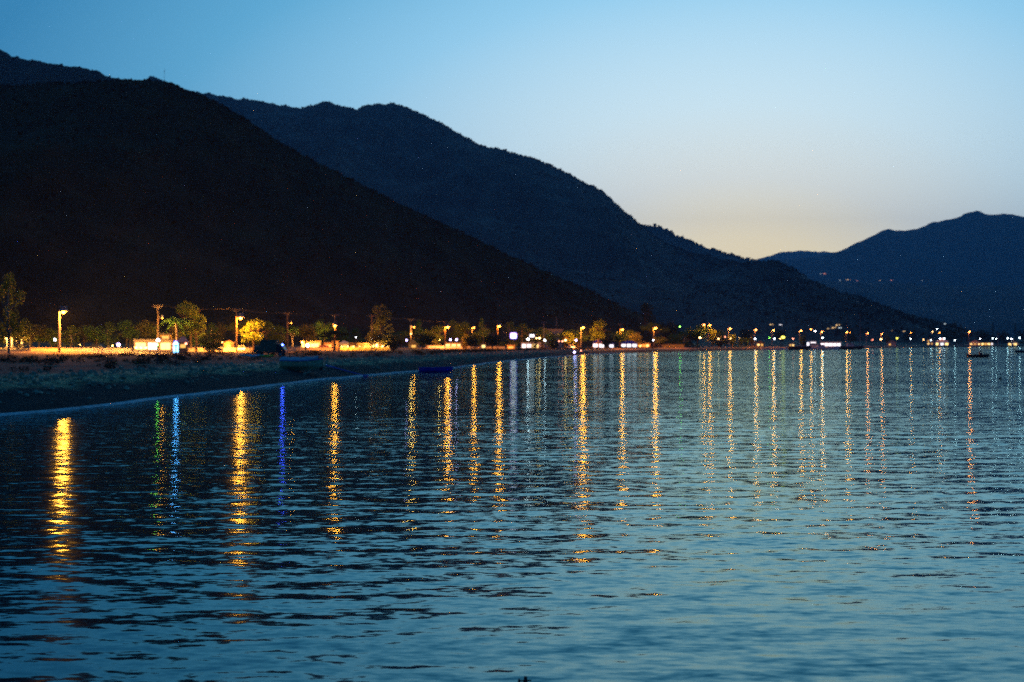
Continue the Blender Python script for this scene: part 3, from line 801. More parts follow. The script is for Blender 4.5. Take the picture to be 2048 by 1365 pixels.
street_lamp(1420, 651, 735, 'right lamp of the twin lamps above a yellow tree', 'sodium_bulb', .36)
FARL = [(1460, 658, 750, 'lamp beside the bright yellow bush'), (1512, 660, 775, 'lamp left of the moored boats by the orange bush'), (1547, 661, 815, 'lamp above the pale moored boat'),
        (1602, 662, 880, 'bright lamp over a yellow bush and the dark moored boat'), (1644, 664, 935, 'lamp right of the white lit building'), (1694, 665, 1010, 'lamp beside the tall thin masts'),
        (1735, 667, 1090, 'red orange lamp, first of the last orange pair'), (1764, 668, 1150, 'red orange lamp, second of the last orange pair')]
for i, (px, py, Y, lb) in enumerate(FARL):
    street_lamp(px, py, Y, 'far orange street ' + lb, 'sodium_orange' if px > 1720 else 'sodium_far', .36 + Y * 6e-5, 1, .14)
street_lamp(1939, 664, 1420, 'single orange lamp reflected right through the small dark boat', 'sodium_orange', .62, 1, .2)
street_lamp(1879, 666, 1400, 'dim amber lamp on a pole above the marquee', 'sodium_weak', .6, 1, .2)
street_lamp(1822, 666, 1330, 'dim amber lamp left of the marquee', 'sodium_weak', .55, 1, .2)
street_lamp(1997, 667, 1450, 'faint unlit lamp post right of the warm terraces', 'grey_metal', .3, 1, .2)

# cables between the first poles
def cables(a, b, label):
    (x0, y0, z0), (x1, y1, z1) = UP[a], UP[b]
    t = thing('power_cables', label, 'cables', (x0, y0, z0), 0, 'power cables between utility poles')
    for k_ in (-1.0, -.5, .5, 1.0):
        pts = [((x1 - x0) * s + k_, (y1 - y0) * s - .16, (z1 - z0) * s + .08 - 4 * .55 * s * (1 - s)) for s in np.linspace(0, 1, 9)]
        MB().path(pts, [.022] * 9, 4).build('cable', 'rubber', t)
for a, b, lb in ((316, 473, 'cables from the pole over the cafe to the pole at the glowing tree'), (473, 575, 'cables from the pole at the glowing tree to the next pole right'), (575, 670, 'cables between the pole behind the truck and the umbrella pine pole'),
                 (670, 744, 'cables between the umbrella pine pole and the lampless pole'), (744, 822, 'cables running past the tallest tree'), (822, 890, 'cables ending at the pole over the overexposed parapet')):
    cables(a, b, lb)

# globe lamps on short posts, flood mast, signs
def globe(px, py, Y, r, m, label, name='globe_lamp', group='small lamps along the promenade'):
    x = X(px, Y); g = gz(x, Y); h = max(.5, Z(py, Y) - g)
    t = thing(name, label, 'lamp', (x, Y, g), 0, group)
    MB().tube((0, 0, -.1), (0, 0, .25), .12, .09, 8).build('base', 'dark_metal', t)
    MB().tube((0, 0, .25), (0, 0, h - r * .7), .05, .04, 8).build('post', 'dark_metal', t)
    MB().tube((0, 0, h - r - .06), (0, 0, h - r * .6), r * .55, r * .7, 8).build('collar', 'dark_metal', t)
    bulb('globe', t, (0, 0, h), r, m, 1.0)
for a in [
 (110, 680, 320, .26, 'white_bulb', 'white globe lamp inside the green glowing bush'),
 (160, 690, 300, .12, 'warm_bulb', 'tiny warm lamp behind the low wall'),
 (225, 692, 305, .22, 'warm_bulb', 'small amber lamp left of the violet white globe'),
 (237, 690, 298, .34, 'violet_bulb', 'large violet white globe lamp left of the cafe'),
 (272, 696, 300, .28, 'warm_bulb', 'first of three low warm lamps in front of the cafe'),
 (282, 696, 300, .3, 'warm_bulb', 'second of three low warm lamps in front of the cafe'),
 (292, 696, 300, .28, 'warm_bulb', 'third of three low warm lamps in front of the cafe'),
 (316, 681, 308, .34, 'white_bulb', 'white globe lamp in the middle of the cafe'),
 (315, 690, 150, .17, 'green_bulb', 'small green lamp on the scrub in front of the cafe'),
 (352, 687, 148, .24, 'cyan_bulb', 'blue white lamp on the scrub in front of the drinks fridge'),
 (372, 688, 288, .2, 'red_bulb', 'pinkish lamp on top of the orange kiosk'),
 (445, 685, 350, .24, 'warm_bulb', 'amber lamp left of the hut at the glowing tree'),
 (521, 672, 355, .16, 'white_bulb', 'small white lamp hanging in the glowing yellow tree'),
 (565, 690, 160, .18, 'blue_bulb', 'blue white lamp in front of the cab of the dark truck'),
 (615, 692, 416, .42, 'white_bulb', 'very bright white lamp at the stall right of the truck'),
 (604, 685, 416, .3, 'warm_mid', 'warm lamp left of the very bright stall lamp'),
 (611, 681, 418, .26, 'warm_mid', 'warm lamp above the very bright stall lamp'),
 (712, 675, 424, .12, 'white_bulb', 'tiny white light above the grey stalls'),
 (743, 677, 424, .26, 'white_bulb', 'white lamp above the snack stall at the tallest tree'),
 (757, 672, 424, .18, 'white_bulb', 'faint white lamp in front of the tallest tree trunk'),
 (745, 690, 426, .26, 'warm_mid', 'left warm lamp of the snack stall at the tallest tree'),
 (753, 690, 426, .28, 'warm_mid', 'right warm lamp of the snack stall at the tallest tree'),
 (766, 693, 424, .22, 'warm_mid', 'last low warm lamp before the black bushy tree'),
 (813, 681, 492, .28, 'violet_bulb', 'violet white lamp left of the yellow kiosk'),
 (822, 668, 486.5, .26, 'warm_mid', 'warm lamp low on the pole with two lamps'),
 (879, 680, 547, .2, 'warm_mid', 'small warm lamp left of the parapet cafe'),
 (901, 680, 547, .36, 'violet_bulb', 'left of the two pink globe lamps on the parapet'),
 (913, 680, 547, .36, 'violet_bulb', 'right of the two pink globe lamps on the parapet'),
 (996, 681, 520, .18, 'warm_mid', 'small warm lamp among the dark trees left of the square sign'),
 (1056, 679, 535, .42, 'white_bulb', 'bright lamp at the corner of the white shop'),
 (1073, 677, 540, .24, 'warm_far', 'small warm lamp right of the white sign board'),
 (1079, 677, 540, .34, 'warm_far', 'larger warm lamp right of the white sign board'),
 (1089, 681, 530, .38, 'white_bulb', 'bright lamp at the foot of the floodlight mast'),
 (1104, 681, 560, .2, 'warm_far', 'left lamp of a dim pair right of the floodlight mast'),
 (1109, 681, 560, .2, 'warm_far', 'right lamp of a dim pair right of the floodlight mast'),
 (1118, 683, 560, .22, 'red_bulb', 'reddish low lamp, first of three before the strongest lamp'),
 (1125, 683, 565, .28, 'red_bulb', 'reddish low lamp, second of three before the strongest lamp'),
 (1131, 681, 565, .36, 'warm_far', 'bright low lamp, third of three before the strongest lamp'),
 (1152, 681, 575, .34, 'violet_bulb', 'violet lamp just left of the strongest lamp'),
 (1149, 705, 408, .28, 'violet_bulb', 'violet lamp low on the beach right at the waterline'),
 (1162, 702, 425, .18, 'red_bulb', 'tiny pink lamp on the beach right of the violet lamp'),
 (1307, 681, 660, .3, 'white_bulb', 'white lamp on the fence in front of the huge tree'),
 (1360, 654, 715, .42, 'green_bulb', 'green lamp shining in the leaves right of the huge tree'),
 (1400, 676, 715, .44, 'warm_far', 'bright warm lamp low under the twin lamps'),
 (1437, 678, 725, .3, 'warm_far', 'warm lamp low right of the twin lamps'),
 (1450, 674, 735, .26, 'red_bulb', 'pink lamp left of the bright yellow bush'),
 (1461, 678, 740, .26, 'warm_far', 'low lamp at the left end of the lit lawn'),
 (1479, 677, 770, .28, 'warm_far', 'low lamp in the middle of the lit lawn'),
 (1510, 678, 770, .34, 'white_bulb', 'white low lamp under the lamp by the orange bush'),
 (1539, 676, 800, .3, 'green_bulb', 'green lamp left of the pole above the pale moored boat'),
 (1549, 678, 805, .34, 'white_bulb', 'white low lamp above the pale moored boat'),
 (1560, 678, 830, .24, 'warm_far', 'tiny warm lamp left of the yellow green sign'),
 (1586, 678, 850, .34, 'red_bulb', 'pink lamp on the hut right of the yellow green sign'),
 (1622, 659, 1150, .6, 'sodium_far', 'orange lamp high behind the white lit building'),
 (1630, 663, 1150, .45, 'white_bulb', 'white lamp high behind the white lit building'),
 (1645, 676, 930, .6, 'white_far', 'blue white lamp right below the lamp by the white building'),
 (1700, 665, 1030, .32, 'sodium_weak', 'tiny amber lamp right of the masts'),
 (1745, 680, 1090, .34, 'red_bulb', 'red low lamp under the last orange pair'),
 (1762, 679, 1140, .6, 'warm_far', 'wide warm lamp low under the last orange pair'),
 (1821, 678, 1320, .6, 'white_far', 'cold white lamp at the shore left of the marquee'),
 (1847, 680, 1380, .45, 'warm_far', 'warm lamp at the left end of the marquee terrace'),
 (1862, 681, 1380, .62, 'white_far', 'cold white lamp in front of the marquee terrace'),
 (1880, 678, 1385, .55, 'white_bulb', 'left white lamp on the marquee front'),
 (1888, 678, 1385, .6, 'white_bulb', 'right white lamp on the marquee front'),
 (1910, 681, 1380, .8, 'white_far', 'largest cold white lamp right of the marquee'),
 (1960, 678, 1430, .45, 'white_bulb', 'first cold lamp of the warm terraces'),
 (1985, 677, 1440, .7, 'white_far', 'left of the two cold lamps ending the warm terraces'),
 (1992, 678, 1440, .65, 'white_far', 'right of the two cold lamps ending the warm terraces'),
 (2015, 677, 1450, .85, 'white_far', 'blue white lamp left of the last shore house'),
 (2023, 678, 1450, .55, 'white_bulb', 'smaller white lamp beside the blue white lamp at the last house'),
 (2039, 676, 1460, .95, 'white_far', 'big blue white lamp nearest the right edge'),
 (1874, 658, 1750, .8, 'white_far', 'cold lamp high above the marquee on the dark slope'),
 (1865, 664, 1650, .5, 'warm_far', 'small amber lamp on the slope above the marquee'),
]: globe(*a)

def post_sign(px, py, Y, w, h, face, rim, label, round_=False):
    x = X(px, Y); g = gz(x, Y); z = Z(py, Y) - g
    t = thing('sign', label, 'sign', (x, Y, g))
    MB().tube((0, .1, -.2), (0, .1, z), .09, .08, 8).build('post', 'dark_metal', t)
    def rr(k, r):
        pts = []
        for cx, cy, a0 in ((1, 1, 0), (-1, 1, 90), (-1, -1, 180), (1, -1, 270)):
            for a in (0, 30, 60, 90):
                pts.append((cx * (w / 2 * k - r) + r * math.cos(R(a0 + a)), cy * (h / 2 * k - r) + r * math.sin(R(a0 + a)) + z))
        return pts
    rad = min(w, h) / 2 * (.98 if round_ else .45)
    MB().prism(rr(1.22, rad * 1.1), -.12, .12).build('rim', rim, t)
    MB().prism(rr(1.0, rad), -.16, -.123).build('face', face, t)
post_sign(1027, 672, 520, 2.1, 1.9, 'sign_white', 'sign_blue', 'glowing rounded square sign, white with a blue violet rim, on a post')
post_sign(1064, 672, 545, 1.7, 1.0, 'sign_white', 'white_paint', 'small white lit sign board above the white shop')
post_sign(1566, 675, 840, 2.2, 1.5, 'sign_yellow', 'kayak_lime', 'round yellow green lit sign above the moored boats', True)
post_sign(1794, 677, 1290, 1.9, 1.5, 'sign_yellow', 'ochre_wood', 'small yellow lit sign right of the last orange lamps', True)

def mast(px, ytop, Y, label, panel=False, rad=.09, guys=False):
    x = X(px, Y); g = gz(x, Y) if Y < 1500 else 0; h = Z(ytop, Y) - g
    t = thing('floodlight_mast' if panel else 'antenna_mast', label, 'mast', (x, Y, g))
    MB().tube((0, 0, -.3), (0, 0, .6), rad * 2.2, rad * 2, 8).build('base', 'concrete', t)
    MB().tube((0, 0, .6), (0, 0, h), rad * 1.3, rad * .7, 8).build('pole', 'grey_metal', t)
    if panel:
        p = MB().quadbox((0, -.2, h - .3), (1.7, .2, .75)).build('lamp_panel', 'grey_metal', t)
        for i in range(4):
            for j in range(2): MB().quadbox((-.6 + i * .4, -.33, h - .48 + j * .36), (.32, .05, .28)).build('lens', 'glass', p)
    else:
        for k_ in range(3): MB().tube((-.5, 0, h * (.8 + .08 * k_)), (.5, 0, h * (.8 + .08 * k_)), .03, .03, 5).build('rung', 'grey_metal', t)
mast(1088, 644, 520, 'mast carrying an unlit floodlight panel above the yellow bush', True, .12)
mast(1694, 632, 1080, 'thin antenna mast left of the taller one', False, .11)
mast(1720, 628, 1060, 'tallest thin antenna mast before the last orange lamps', False, .11)
mast(1113, 634, 640, 'thin antenna standing behind the flat roofed house', False, .07)
# radio mast on the near summit
VV = HILLS['front_hill']; row = VV[45]; kx = int(np.argmin(abs(1024 + row[:, 0] / row[:, 1] * F - 331)))
rx, ry_, rz_ = row[kx]
t = thing('radio_mast', 'thin radio mast standing on the summit of the nearest hill', 'mast', (rx, ry_, rz_ - .5))
MB().tube((0, 0, 0), (0, 0, 1.2), .5, .4, 8).build('base', 'concrete', t)
MB().tube((0, 0, 1.2), (0, 0, 7.8), .09, .05, 6).build('pole', 'grey_metal', t)
MB().tube((0, 0, 5.4), (0, 0, 7.0), .14, .14, 8).build('antenna', 'white_paint', t)

# ------------------------------------------------------------------ buildings, kiosks, stalls
def bld(name, px, Y, w, d, h, label, wall='cream_plaster', roof='flat', rmat='roof_flat', fronts=(), cat=None, over=.3, awn=None, door=None):
    """fronts: (x fraction, width, sill, height, material) openings on the side facing the water"""
    x = X(px, Y); g = gz(x, Y)
    t = thing(name, label, cat or name.replace('_', ' '), (x, Y, g), -math.atan2(x, Y) * .9)
    MB().quadbox((0, d / 2, h / 2 - .2), (w, d, h + .4)).build('wall', wall, t)
    if roof == 'flat':
        rf = MB().quadbox((0, d / 2, h + .13), (w + over * 2, d + over * 2, .22)).build('roof', rmat, t)
    elif roof == 'gable':
        rf = MB().loft([[(-w / 2 - over, y, h + .02), (0, y, h + w * .22 + .1), (w / 2 + over, y, h + .02), (w / 2 + over, y, h - .12), (0, y, h + w * .22 - .06), (-w / 2 - over, y, h - .12)] for y in (-over, d + over)]).build('roof', rmat, t)
        MB().prism([(-w / 2, h - .01), (w / 2, h - .01), (0, h + w * .21)], .01, d - .01).build('gable', wall, t)
    elif roof == 'hip':
        rf = MB().quadbox((0, d / 2, h + .55), (w + over * 2, d + over * 2, 1.1), .3).build('roof', rmat, t)
    elif roof == 'tent':
        o = w / 2 + over; mb = MB(); apex = (0, d / 2, h + w * .32)
        ring = [(-o, -over, h), (o, -over, h), (o, d + over, h), (-o, d + over, h)]
        low = [(q[0], q[1], h - .3) for q in ring]
        mb.v = ring + low + [apex]; mb.f = [(i, (i + 1) % 4, 8) for i in range(4)] + [(4 + i, 4 + (i + 1) % 4, (i + 1) % 4, i) for i in range(4)] + [(7, 6, 5, 4)]
        rf = mb.build('roof', rmat, t)
    for fx, fw, sill, fh, m in fronts:
        cx = fx * w
        fr = MB().quadbox((cx, -.03, sill + fh / 2), (fw + .16, .06, fh + .16)).build('window', 'white_paint', t)
        k_ = max(1, int(fw / 1.1))
        for i in range(k_):
            pw = fw / k_
            MB().quadbox((cx - fw / 2 + pw * (i + .5), -.075, sill + fh / 2), (pw - .07, .03, fh)).build('pane', m, fr)
    if door is not None:
        dr = MB().quadbox((door * w, -.04, 1.0), (.9, .08, 2.0)).build('door', 'brown_wood', t)
        MB().ball((door * w + .32, -.11, 1.0), .05, 6, 4).build('handle', 'grey_metal', dr)
    if awn:
        mb = MB().loft([[(-w / 2, -.05, h - .1), (w / 2, -.05, h - .1), (w / 2, -.05, h - .22), (-w / 2, -.05, h - .22)], [(-w / 2 - .1, -1.5, h - .75), (w / 2 + .1, -1.5, h - .75), (w / 2 + .1, -1.5, h - .95), (-w / 2 - .1, -1.5, h - .95)]])
        mb.build('awning', awn, t)
        for s_ in (-1, 1): MB().tube((s_ * (w / 2), -1.42, -.1), (s_ * (w / 2), -1.42, h - .8), .05, .05, 6).build('awning_post', 'grey_metal', t)
    return t
# lit pavilion with posts
x_, Y_ = X(30, 330), 330; g_ = gz(x_, Y_)
t = thing('pavilion', 'small pavilion with four lit columns beside the big dark tree', 'pavilion', (x_, Y_, g_), .3)
MB().quadbox((0, 0, .1), (4.0, 3.4, .5)).build('floor', 'pavement_stone', t)
for cx in (-1.6, -.55, .55, 1.6): MB().tube((cx, -1.4, .35), (cx, -1.4, 2.5), .16, .14, 8).build('column', 'white_paint', t)
for cx in (-1.6, 1.6): MB().tube((cx, 1.4, .35), (cx, 1.4, 2.5), .16, .14, 8).build('column', 'white_paint', t)
MB().quadbox((0, 0, 2.62), (4.3, 3.7, .22)).build('roof', 'cream_plaster', t)
bulb('bulb', t, (.3, -.3, 2.2), .22, 'warm_bulb'); bulb('bulb', t, (-1.9, -1.8, 2.3), .16, 'warm_bulb')

bld('beach_cafe', 306, 330, 8.6, 5, 2.7, 'long beach cafe overflowing with warm light under the trees', 'cream_plaster', 'flat', 'roof_flat', [(-.32, 2.2, .5, 1.5, 'lit_warm'), (0.0, 2.2, .5, 1.5, 'lit_white'), (.33, 2.2, .5, 1.5, 'lit_warm')], 'cafe')
bld('cafe_annex', 331, 337, 2.6, 3, 4.0, 'yellow lit upper wall rising behind the beach cafe', 'canvas_yellow', 'flat', 'roof_flat', [(0, 1.6, 2.9, .7, 'lit_orange')], 'building')
x_, Y_ = X(352, 296), 296; g_ = gz(x_, Y_)
t = thing('drinks_fridge', 'tall bluish white glowing drinks fridge left of the orange kiosk', 'fridge', (x_, Y_, g_))
MB().quadbox((0, .4, 1.1), (1.25, .8, 2.3)).build('cabinet', 'white_paint', t)
for i in range(3): MB().quadbox((0, -.03, .42 + i * .68), (1.05, .06, .62)).build('lit_panel', 'cyan_panel', t)
MB().quadbox((0, .38, 2.42), (1.0, .5, .3)).build('header', 'sign_blue', t)
bld('kiosk', 366, 288, 1.8, 1.8, 2.3, 'orange lit kiosk with a grey domed top right of the glowing fridge', 'ochre_wood', 'hip', 'grey_plaster', [(0, 1.1, 1.15, .7, 'lit_orange')])
bld('hut', 458, 357, 2.4, 2.5, 2.1, 'small orange hut left of the glowing yellow tree', 'ochre_wood', 'gable', 'brown_wood', [(0.0, .9, .8, .7, 'lit_orange')], door=.32)
bld('stall', 622, 420, 5.6, 3, 2.4, 'bright stall right of the truck, glaring with lamps', 'cream_plaster', 'flat', 'canvas_yellow', [(-.28, 1.9, .6, 1.2, 'lit_warm'), (.2, 2.2, .6, 1.2, 'lit_warm')])
bld('board_fence_shed', 656, 422, 2.4, 2, 2.0, 'low yellow lit shed with panelled front left of the box kiosk', 'ochre_wood', 'flat', 'ochre_wood', [(-.2, .8, .3, 1.3, 'lit_orange'), (.25, .8, .3, 1.3, 'lit_orange')], 'shed', .1)
bld('kiosk', 671, 421, 1.7, 1.7, 2.5, 'square yellow box kiosk with a dark hatch below the umbrella pine', 'ochre_wood', 'flat', 'ochre_wood', [(0, 1.0, 1.4, .6, 'glass')], None, .1)
bld('market_stall', 688, 428, 2.6, 2.4, 2.1, 'grey stall with a tall plain front right of the box kiosk', 'grey_plaster', 'tent', 'tarp_grey', [(.1, 1.2, .8, .7, 'lit_orange')], 'stall', .2)
bld('market_stall', 705, 430, 2.2, 2.4, 1.7, 'dark stall with a small yellow awning', 'brown_wood', 'gable', 'canvas_yellow', [(0, 1.3, .7, .6, 'lit_orange')], 'stall', .2)
bld('market_stall', 727, 428, 3.6, 2.6, 1.9, 'stall under a long yellow lit awning', 'grey_plaster', 'flat', 'canvas_yellow', [(0, 2.4, .6, .7, 'lit_warm')], 'stall', .2, 'canvas_yellow')
bld('snack_stall', 750, 432, 2.6, 2.4, 2.2, 'snack stall at the foot of the tallest tree, brightly lit', 'cream_plaster', 'flat', 'roof_flat', [(0, 1.8, .7, 1.0, 'lit_warm')], 'stall')
bld('kiosk', 826, 498, 3.2, 2.4, 1.9, 'yellow kiosk below the pole with two lamps', 'canvas_yellow', 'hip', 'canvas_yellow', [(0, 1.9, .6, .8, 'lit_orange')])
bld('parapet_cafe', 906, 562, 6.6, 4, 2.2, 'small cafe behind the overexposed parapet', 'cream_plaster', 'flat', 'roof_flat', [(-.3, 1.7, .5, 1.1, 'lit_warm'), (.05, 1.6, .5, 1.1, 'lit_warm'), (.36, 1.4, .5, 1.1, 'lit_warm')], 'cafe')
bld('kiosk', 967, 498, 1.9, 1.8, 2.0, 'little pale lit kiosk between the dark trees', 'cream_plaster', 'gable', 'roof_tile', [(0, 1.2, .6, .9, 'lit_warm')])
bld('hut', 1022, 528, 2.8, 2, 1.3, 'low yellow lit hut below the glowing square sign', 'canvas_yellow', 'flat', 'ochre_wood', [(0, 1.8, .3, .6, 'lit_orange')])
bld('shop', 1062, 548, 7.6, 5, 2.3, 'white shop with bright windows left of the floodlight mast', 'white_paint', 'flat', 'white_paint', [(-.36, 1.5, .4, 1.4, 'lit_white'), (-.1, 1.6, .4, 1.4, 'lit_white'), (.2, 2.6, .4, 1.4, 'lit_warm')])
bld('house', 1107, 630, 7.8, 7, 8.2, 'two storey flat roofed house behind the floodlight mast', 'grey_plaster', 'flat', 'concrete', [(-.3, 1.2, 1.0, 1.2, 'glass'), (.25, 1.2, 1.0, 1.2, 'glass'), (-.3, 1.2, 5.2, 1.2, 'glass'), (0, 1.2, 5.2, 1.2, 'glass'), (.3, 1.2, 5.2, 1.2, 'lit_orange')], None, .7, door=.0)
bld('cafe', 1197, 603, 5.0, 4, 2.5, 'first cafe with a violet roof, right of the strongest lamp', 'white_paint', 'hip', 'awning_purple', [(-.25, 2.0, .4, 1.5, 'lit_bright'), (.25, 2.0, .4, 1.5, 'lit_bright')])
bld('kiosk', 1223, 615, 2.4, 2.2, 1.9, 'small violet roofed kiosk between the two cafes', 'white_paint', 'hip', 'awning_purple', [(0, 1.7, .4, 1.2, 'lit_bright')])
bld('cafe', 1258, 640, 7.4, 4, 2.2, 'second wider cafe with a violet roof, below a pink lamp', 'white_paint', 'hip', 'awning_purple', [(-.33, 1.9, .4, 1.4, 'lit_bright'), (0, 1.9, .4, 1.4, 'lit_bright'), (.33, 1.9, .4, 1.4, 'lit_bright')])
bld('row_house', 1288, 662, 5.6, 4, 2.0, 'low orange lit house right of the wider violet cafe', 'cream_plaster', 'flat', 'roof_flat', [(-.3, 1.1, .5, 1.0, 'lit_warm'), (.0, 1.1, .5, 1.0, 'lit_orange'), (.3, 1.1, .5, 1.0, 'lit_warm')], 'house', door=.45)
bld('garden_wall', 1345, 690, 11, .5, 1.5, 'long orange lit garden wall behind the fence under the huge tree', 'canvas_yellow', 'flat', 'ochre_wood', [], 'wall', .05)
bld('hut', 1520, 812, 4.4, 3, 2.6, 'orange lit hut left of the lamp over the pale moored boat', 'ochre_wood', 'gable', 'roof_tile', [(-.2, 1.3, .8, 1.0, 'lit_warm'), (.25, 1.1, .8, 1.0, 'lit_orange')])
bld('hut', 1583, 862, 3.6, 3, 2.3, 'tan hut with a pink lamp right of the yellow green sign', 'cream_plaster', 'gable', 'roof_tile', [(-.2, 1.0, .6, 1.0, 'lit_orange'), (.25, 1.0, .6, 1.0, 'lit_warm')])
bld('white_building', 1623, 915, 6.2, 5, 3.4, 'white lit building with dark windows by the moored boats', 'white_paint', 'flat', 'white_paint', [(-.36, 1.4, .5, 2.2, 'lit_bright'), (-.02, 1.0, 1.2, .9, 'glass'), (.2, 1.0, 1.2, .9, 'glass'), (.4, .8, 1.2, .9, 'glass'), (.16, 3.4, 2.4, .6, 'lit_white')], 'building')
bld('restaurant', 1661, 960, 13.5, 6, 2.9, 'long glaring white restaurant front right of the white building', 'white_paint', 'flat', 'white_paint', [(-.4, 2.2, .4, 1.8, 'lit_bright'), (-.2, 2.2, .4, 1.8, 'lit_bright'), (0, 2.2, .4, 1.8, 'lit_bright'), (.2, 2.2, .4, 1.8, 'lit_bright'), (.4, 2.2, .4, 1.8, 'lit_bright')])
bld('boat_shed', 1783, 1180, 7, 5, 2.8, 'dim shed right of the last orange pair of lamps', 'grey_plaster', 'gable', 'roof_tile', [(-.2, 1.5, .6, 1.2, 'lit_orange')], 'shed')
bld('house', 1860, 1450, 6.5, 6, 5.6, 'pale two storey house left of the marquee', 'cream_plaster', 'flat', 'concrete', [(-.25, 1.3, 1, 1.2, 'lit_warm'), (.25, 1.3, 1, 1.2, 'lit_orange'), (-.25, 1.3, 3.8, 1.1, 'lit_orange'), (.25, 1.3, 3.8, 1.1, 'glass')])
bld('marquee', 1884, 1400, 12.5, 8, 3.4, 'warm lit marquee with a peaked white roof at the water', 'canvas_white', 'tent', 'canvas_white', [(-.35, 2.8, .3, 2.2, 'lit_warm'), (0, 2.8, .3, 2.2, 'lit_white'), (.35, 2.8, .3, 2.2, 'lit_warm')])
bld('low_house', 1950, 1450, 11, 6, 2.9, 'long low yellow lit house right of the single far orange lamp', 'cream_plaster', 'gable', 'roof_tile', [(-.35, 1.8, .8, 1.1, 'lit_warm'), (0, 1.8, .8, 1.1, 'lit_orange'), (.35, 1.8, .8, 1.1, 'lit_warm')], 'house')
bld('terrace', 1974, 1465, 12, 5, 3.0, 'warm lit terrace building above the shore boats', 'canvas_yellow', 'flat', 'roof_flat', [(-.36, 2.2, .5, 1.8, 'lit_warm'), (-.1, 2.2, .5, 1.8, 'lit_orange'), (.15, 2.2, .5, 1.8, 'lit_warm'), (.4, 1.6, .5, 1.8, 'lit_white')], 'building')
bld('shore_house', 2026, 1475, 11, 6, 2.9, 'last warm lit house near the right edge', 'cream_plaster', 'gable', 'roof_tile', [(-.3, 2.6, .5, 1.6, 'lit_warm'), (.2, 3.0, .5, 1.6, 'lit_warm')], 'house')

# houses whose lights dot the slopes
def slope_house(px, py, Y, label, glow, k=1.0, zoff=0.0):
    if Y > 4000: Y = hill_hit('foothill', px, py + 1.5, 3800, 7000) or hill_hit('blue_mountain', px, py + 1.5, 6900, 10600) or Y; k *= Y / 8200
    elif Y > 1290: Y = hill_hit('long_mountain', px, py + 1.5, 1250, 3500) or Y; k *= Y / 2300
    z = Z(py, Y); x = X(px, Y)
    t = thing('hillside_house', label, 'house', (x, Y, z - 2.2 * k), 0, 'houses dotting the slopes across the bay')
    MB().quadbox((0, 3 * k, 0), (7 * k, 6 * k, 9 * k)).build('wall', 'grey_plaster', t)
    MB().loft([[(-4 * k, y, 4.5 * k), (0, y, 6.4 * k), (4 * k, y, 4.5 * k), (4 * k, y, 4.3 * k), (-4 * k, y, 4.3 * k)] for y in (-.5 * k, 6.5 * k)]).build('roof', 'roof_tile', t)
    for i in (-1, 1): MB().quadbox((i * 1.8 * k, -.1 * k, 2.2 * k), (1.9 * k, .2 * k, 1.7 * k)).build('window', glow, t)
for a in [
 (1543, 650, 1300, 'yellow lit house on the slope behind the lamp over the pale boat', 'house_glow', 1.0),
 (1561, 650, 1420, 'faint white lit house right of the yellow lit slope house', 'lit_white', .7),
 (1657, 658, 1300, 'lowest amber house of the cluster on the slope above the restaurant', 'house_glow', .7),
 (1668, 656, 1310, 'orange house in the middle of the slope cluster above the restaurant', 'house_glow', 1.1),
 (1676, 651, 1340, 'highest and brightest house of the slope cluster above the restaurant', 'house_glow', 1.2),
 (1680, 656, 1320, 'cold white house of the slope cluster above the restaurant', 'house_glow_white', .8),
 (1786, 662, 1500, 'amber house on the slope right of the last orange lamps', 'house_glow', .8),
 (1808, 663, 1520, 'small orange house on the dark slope left of the marquee', 'house_glow', .6),
 (1887, 649, 2300, 'pale lit house on the slope above the marquee', 'house_glow_white', 1.2),
 (1641, 548, 5080, 'faint house light at the left end on the blue mountain foot', 'house_glow_white', 1.32),
 (1649, 548, 5080, 'red lit house, the brightest on the blue mountain foot', 'house_glow_red', 2.31),
 (1680, 561, 4700, 'pale green house light low on the blue mountain foot', 'house_glow_white', 1.65),
 (1694, 560, 4700, 'amber house light, left of a close pair on the mountain foot', 'house_glow', 1.98),
 (1699, 560, 4700, 'amber house light, right of a close pair on the mountain foot', 'house_glow', 1.32),
 (1714, 562, 4650, 'reddish house light right of the amber pair', 'house_glow_red', 1.43),
 (1760, 561, 4650, 'dim amber house light in the middle of the mountain foot', 'house_glow', 1.32),
 (1783, 561, 4650, 'wide orange house light on the mountain foot', 'house_glow_red', 1.87),
 (1844, 562, 4650, 'last faint house light on the mountain foot', 'house_glow_white', 1.21),
]: slope_house(*a)

# ------------------------------------------------------------------ walls, fence
def wall_line(name, pts, h, th, m, label, cap='concrete', posts=0):
    x0, y0 = pts[0]; g0 = gz(x0, y0)
    t = thing(name, label, 'wall', (x0, y0, g0))
    for i in range(len(pts) - 1):
        (ax, ay), (bx, by) = pts[i], pts[i + 1]
        L = math.hypot(bx - ax, by - ay); n_ = max(1, int(L / 2.4)); a = math.atan2(by - ay, bx - ax)
        for k_ in range(n_):
            s = (k_ + .5) / n_; cx, cy = ax + (bx - ax) * s, ay + (by - ay) * s; g = gz(cx, cy) - g0
            MB().quadbox((cx - x0, cy - y0, g + h / 2 - .2), (L / n_ - .04, th, h + .4), 1, a).build('block', m, t)
            MB().quadbox((cx - x0, cy - y0, g + h + .06), (L / n_ - .02, th + .14, .12), 1, a).build('coping', cap, t)
    return t
wall_line('low_wall', [(X(60, 286), 286), (X(128, 290), 290), (X(230, 306), 306), (X(262, 312), 312)], .8, .4, 'cream_plaster', 'low orange lit wall along the road under the first street lamp')
wall_line('parapet', [(X(855, 549), 549), (X(925, 552), 552)], .95, .35, 'white_paint', 'overexposed white parapet lit by the lamp above it', 'white_paint')
wall_line('promenade_wall', [(X(680, 418), 418), (X(780, 424), 424)], .8, .35, 'canvas_yellow', 'yellow lit promenade wall in front of the stalls', 'ochre_wood')
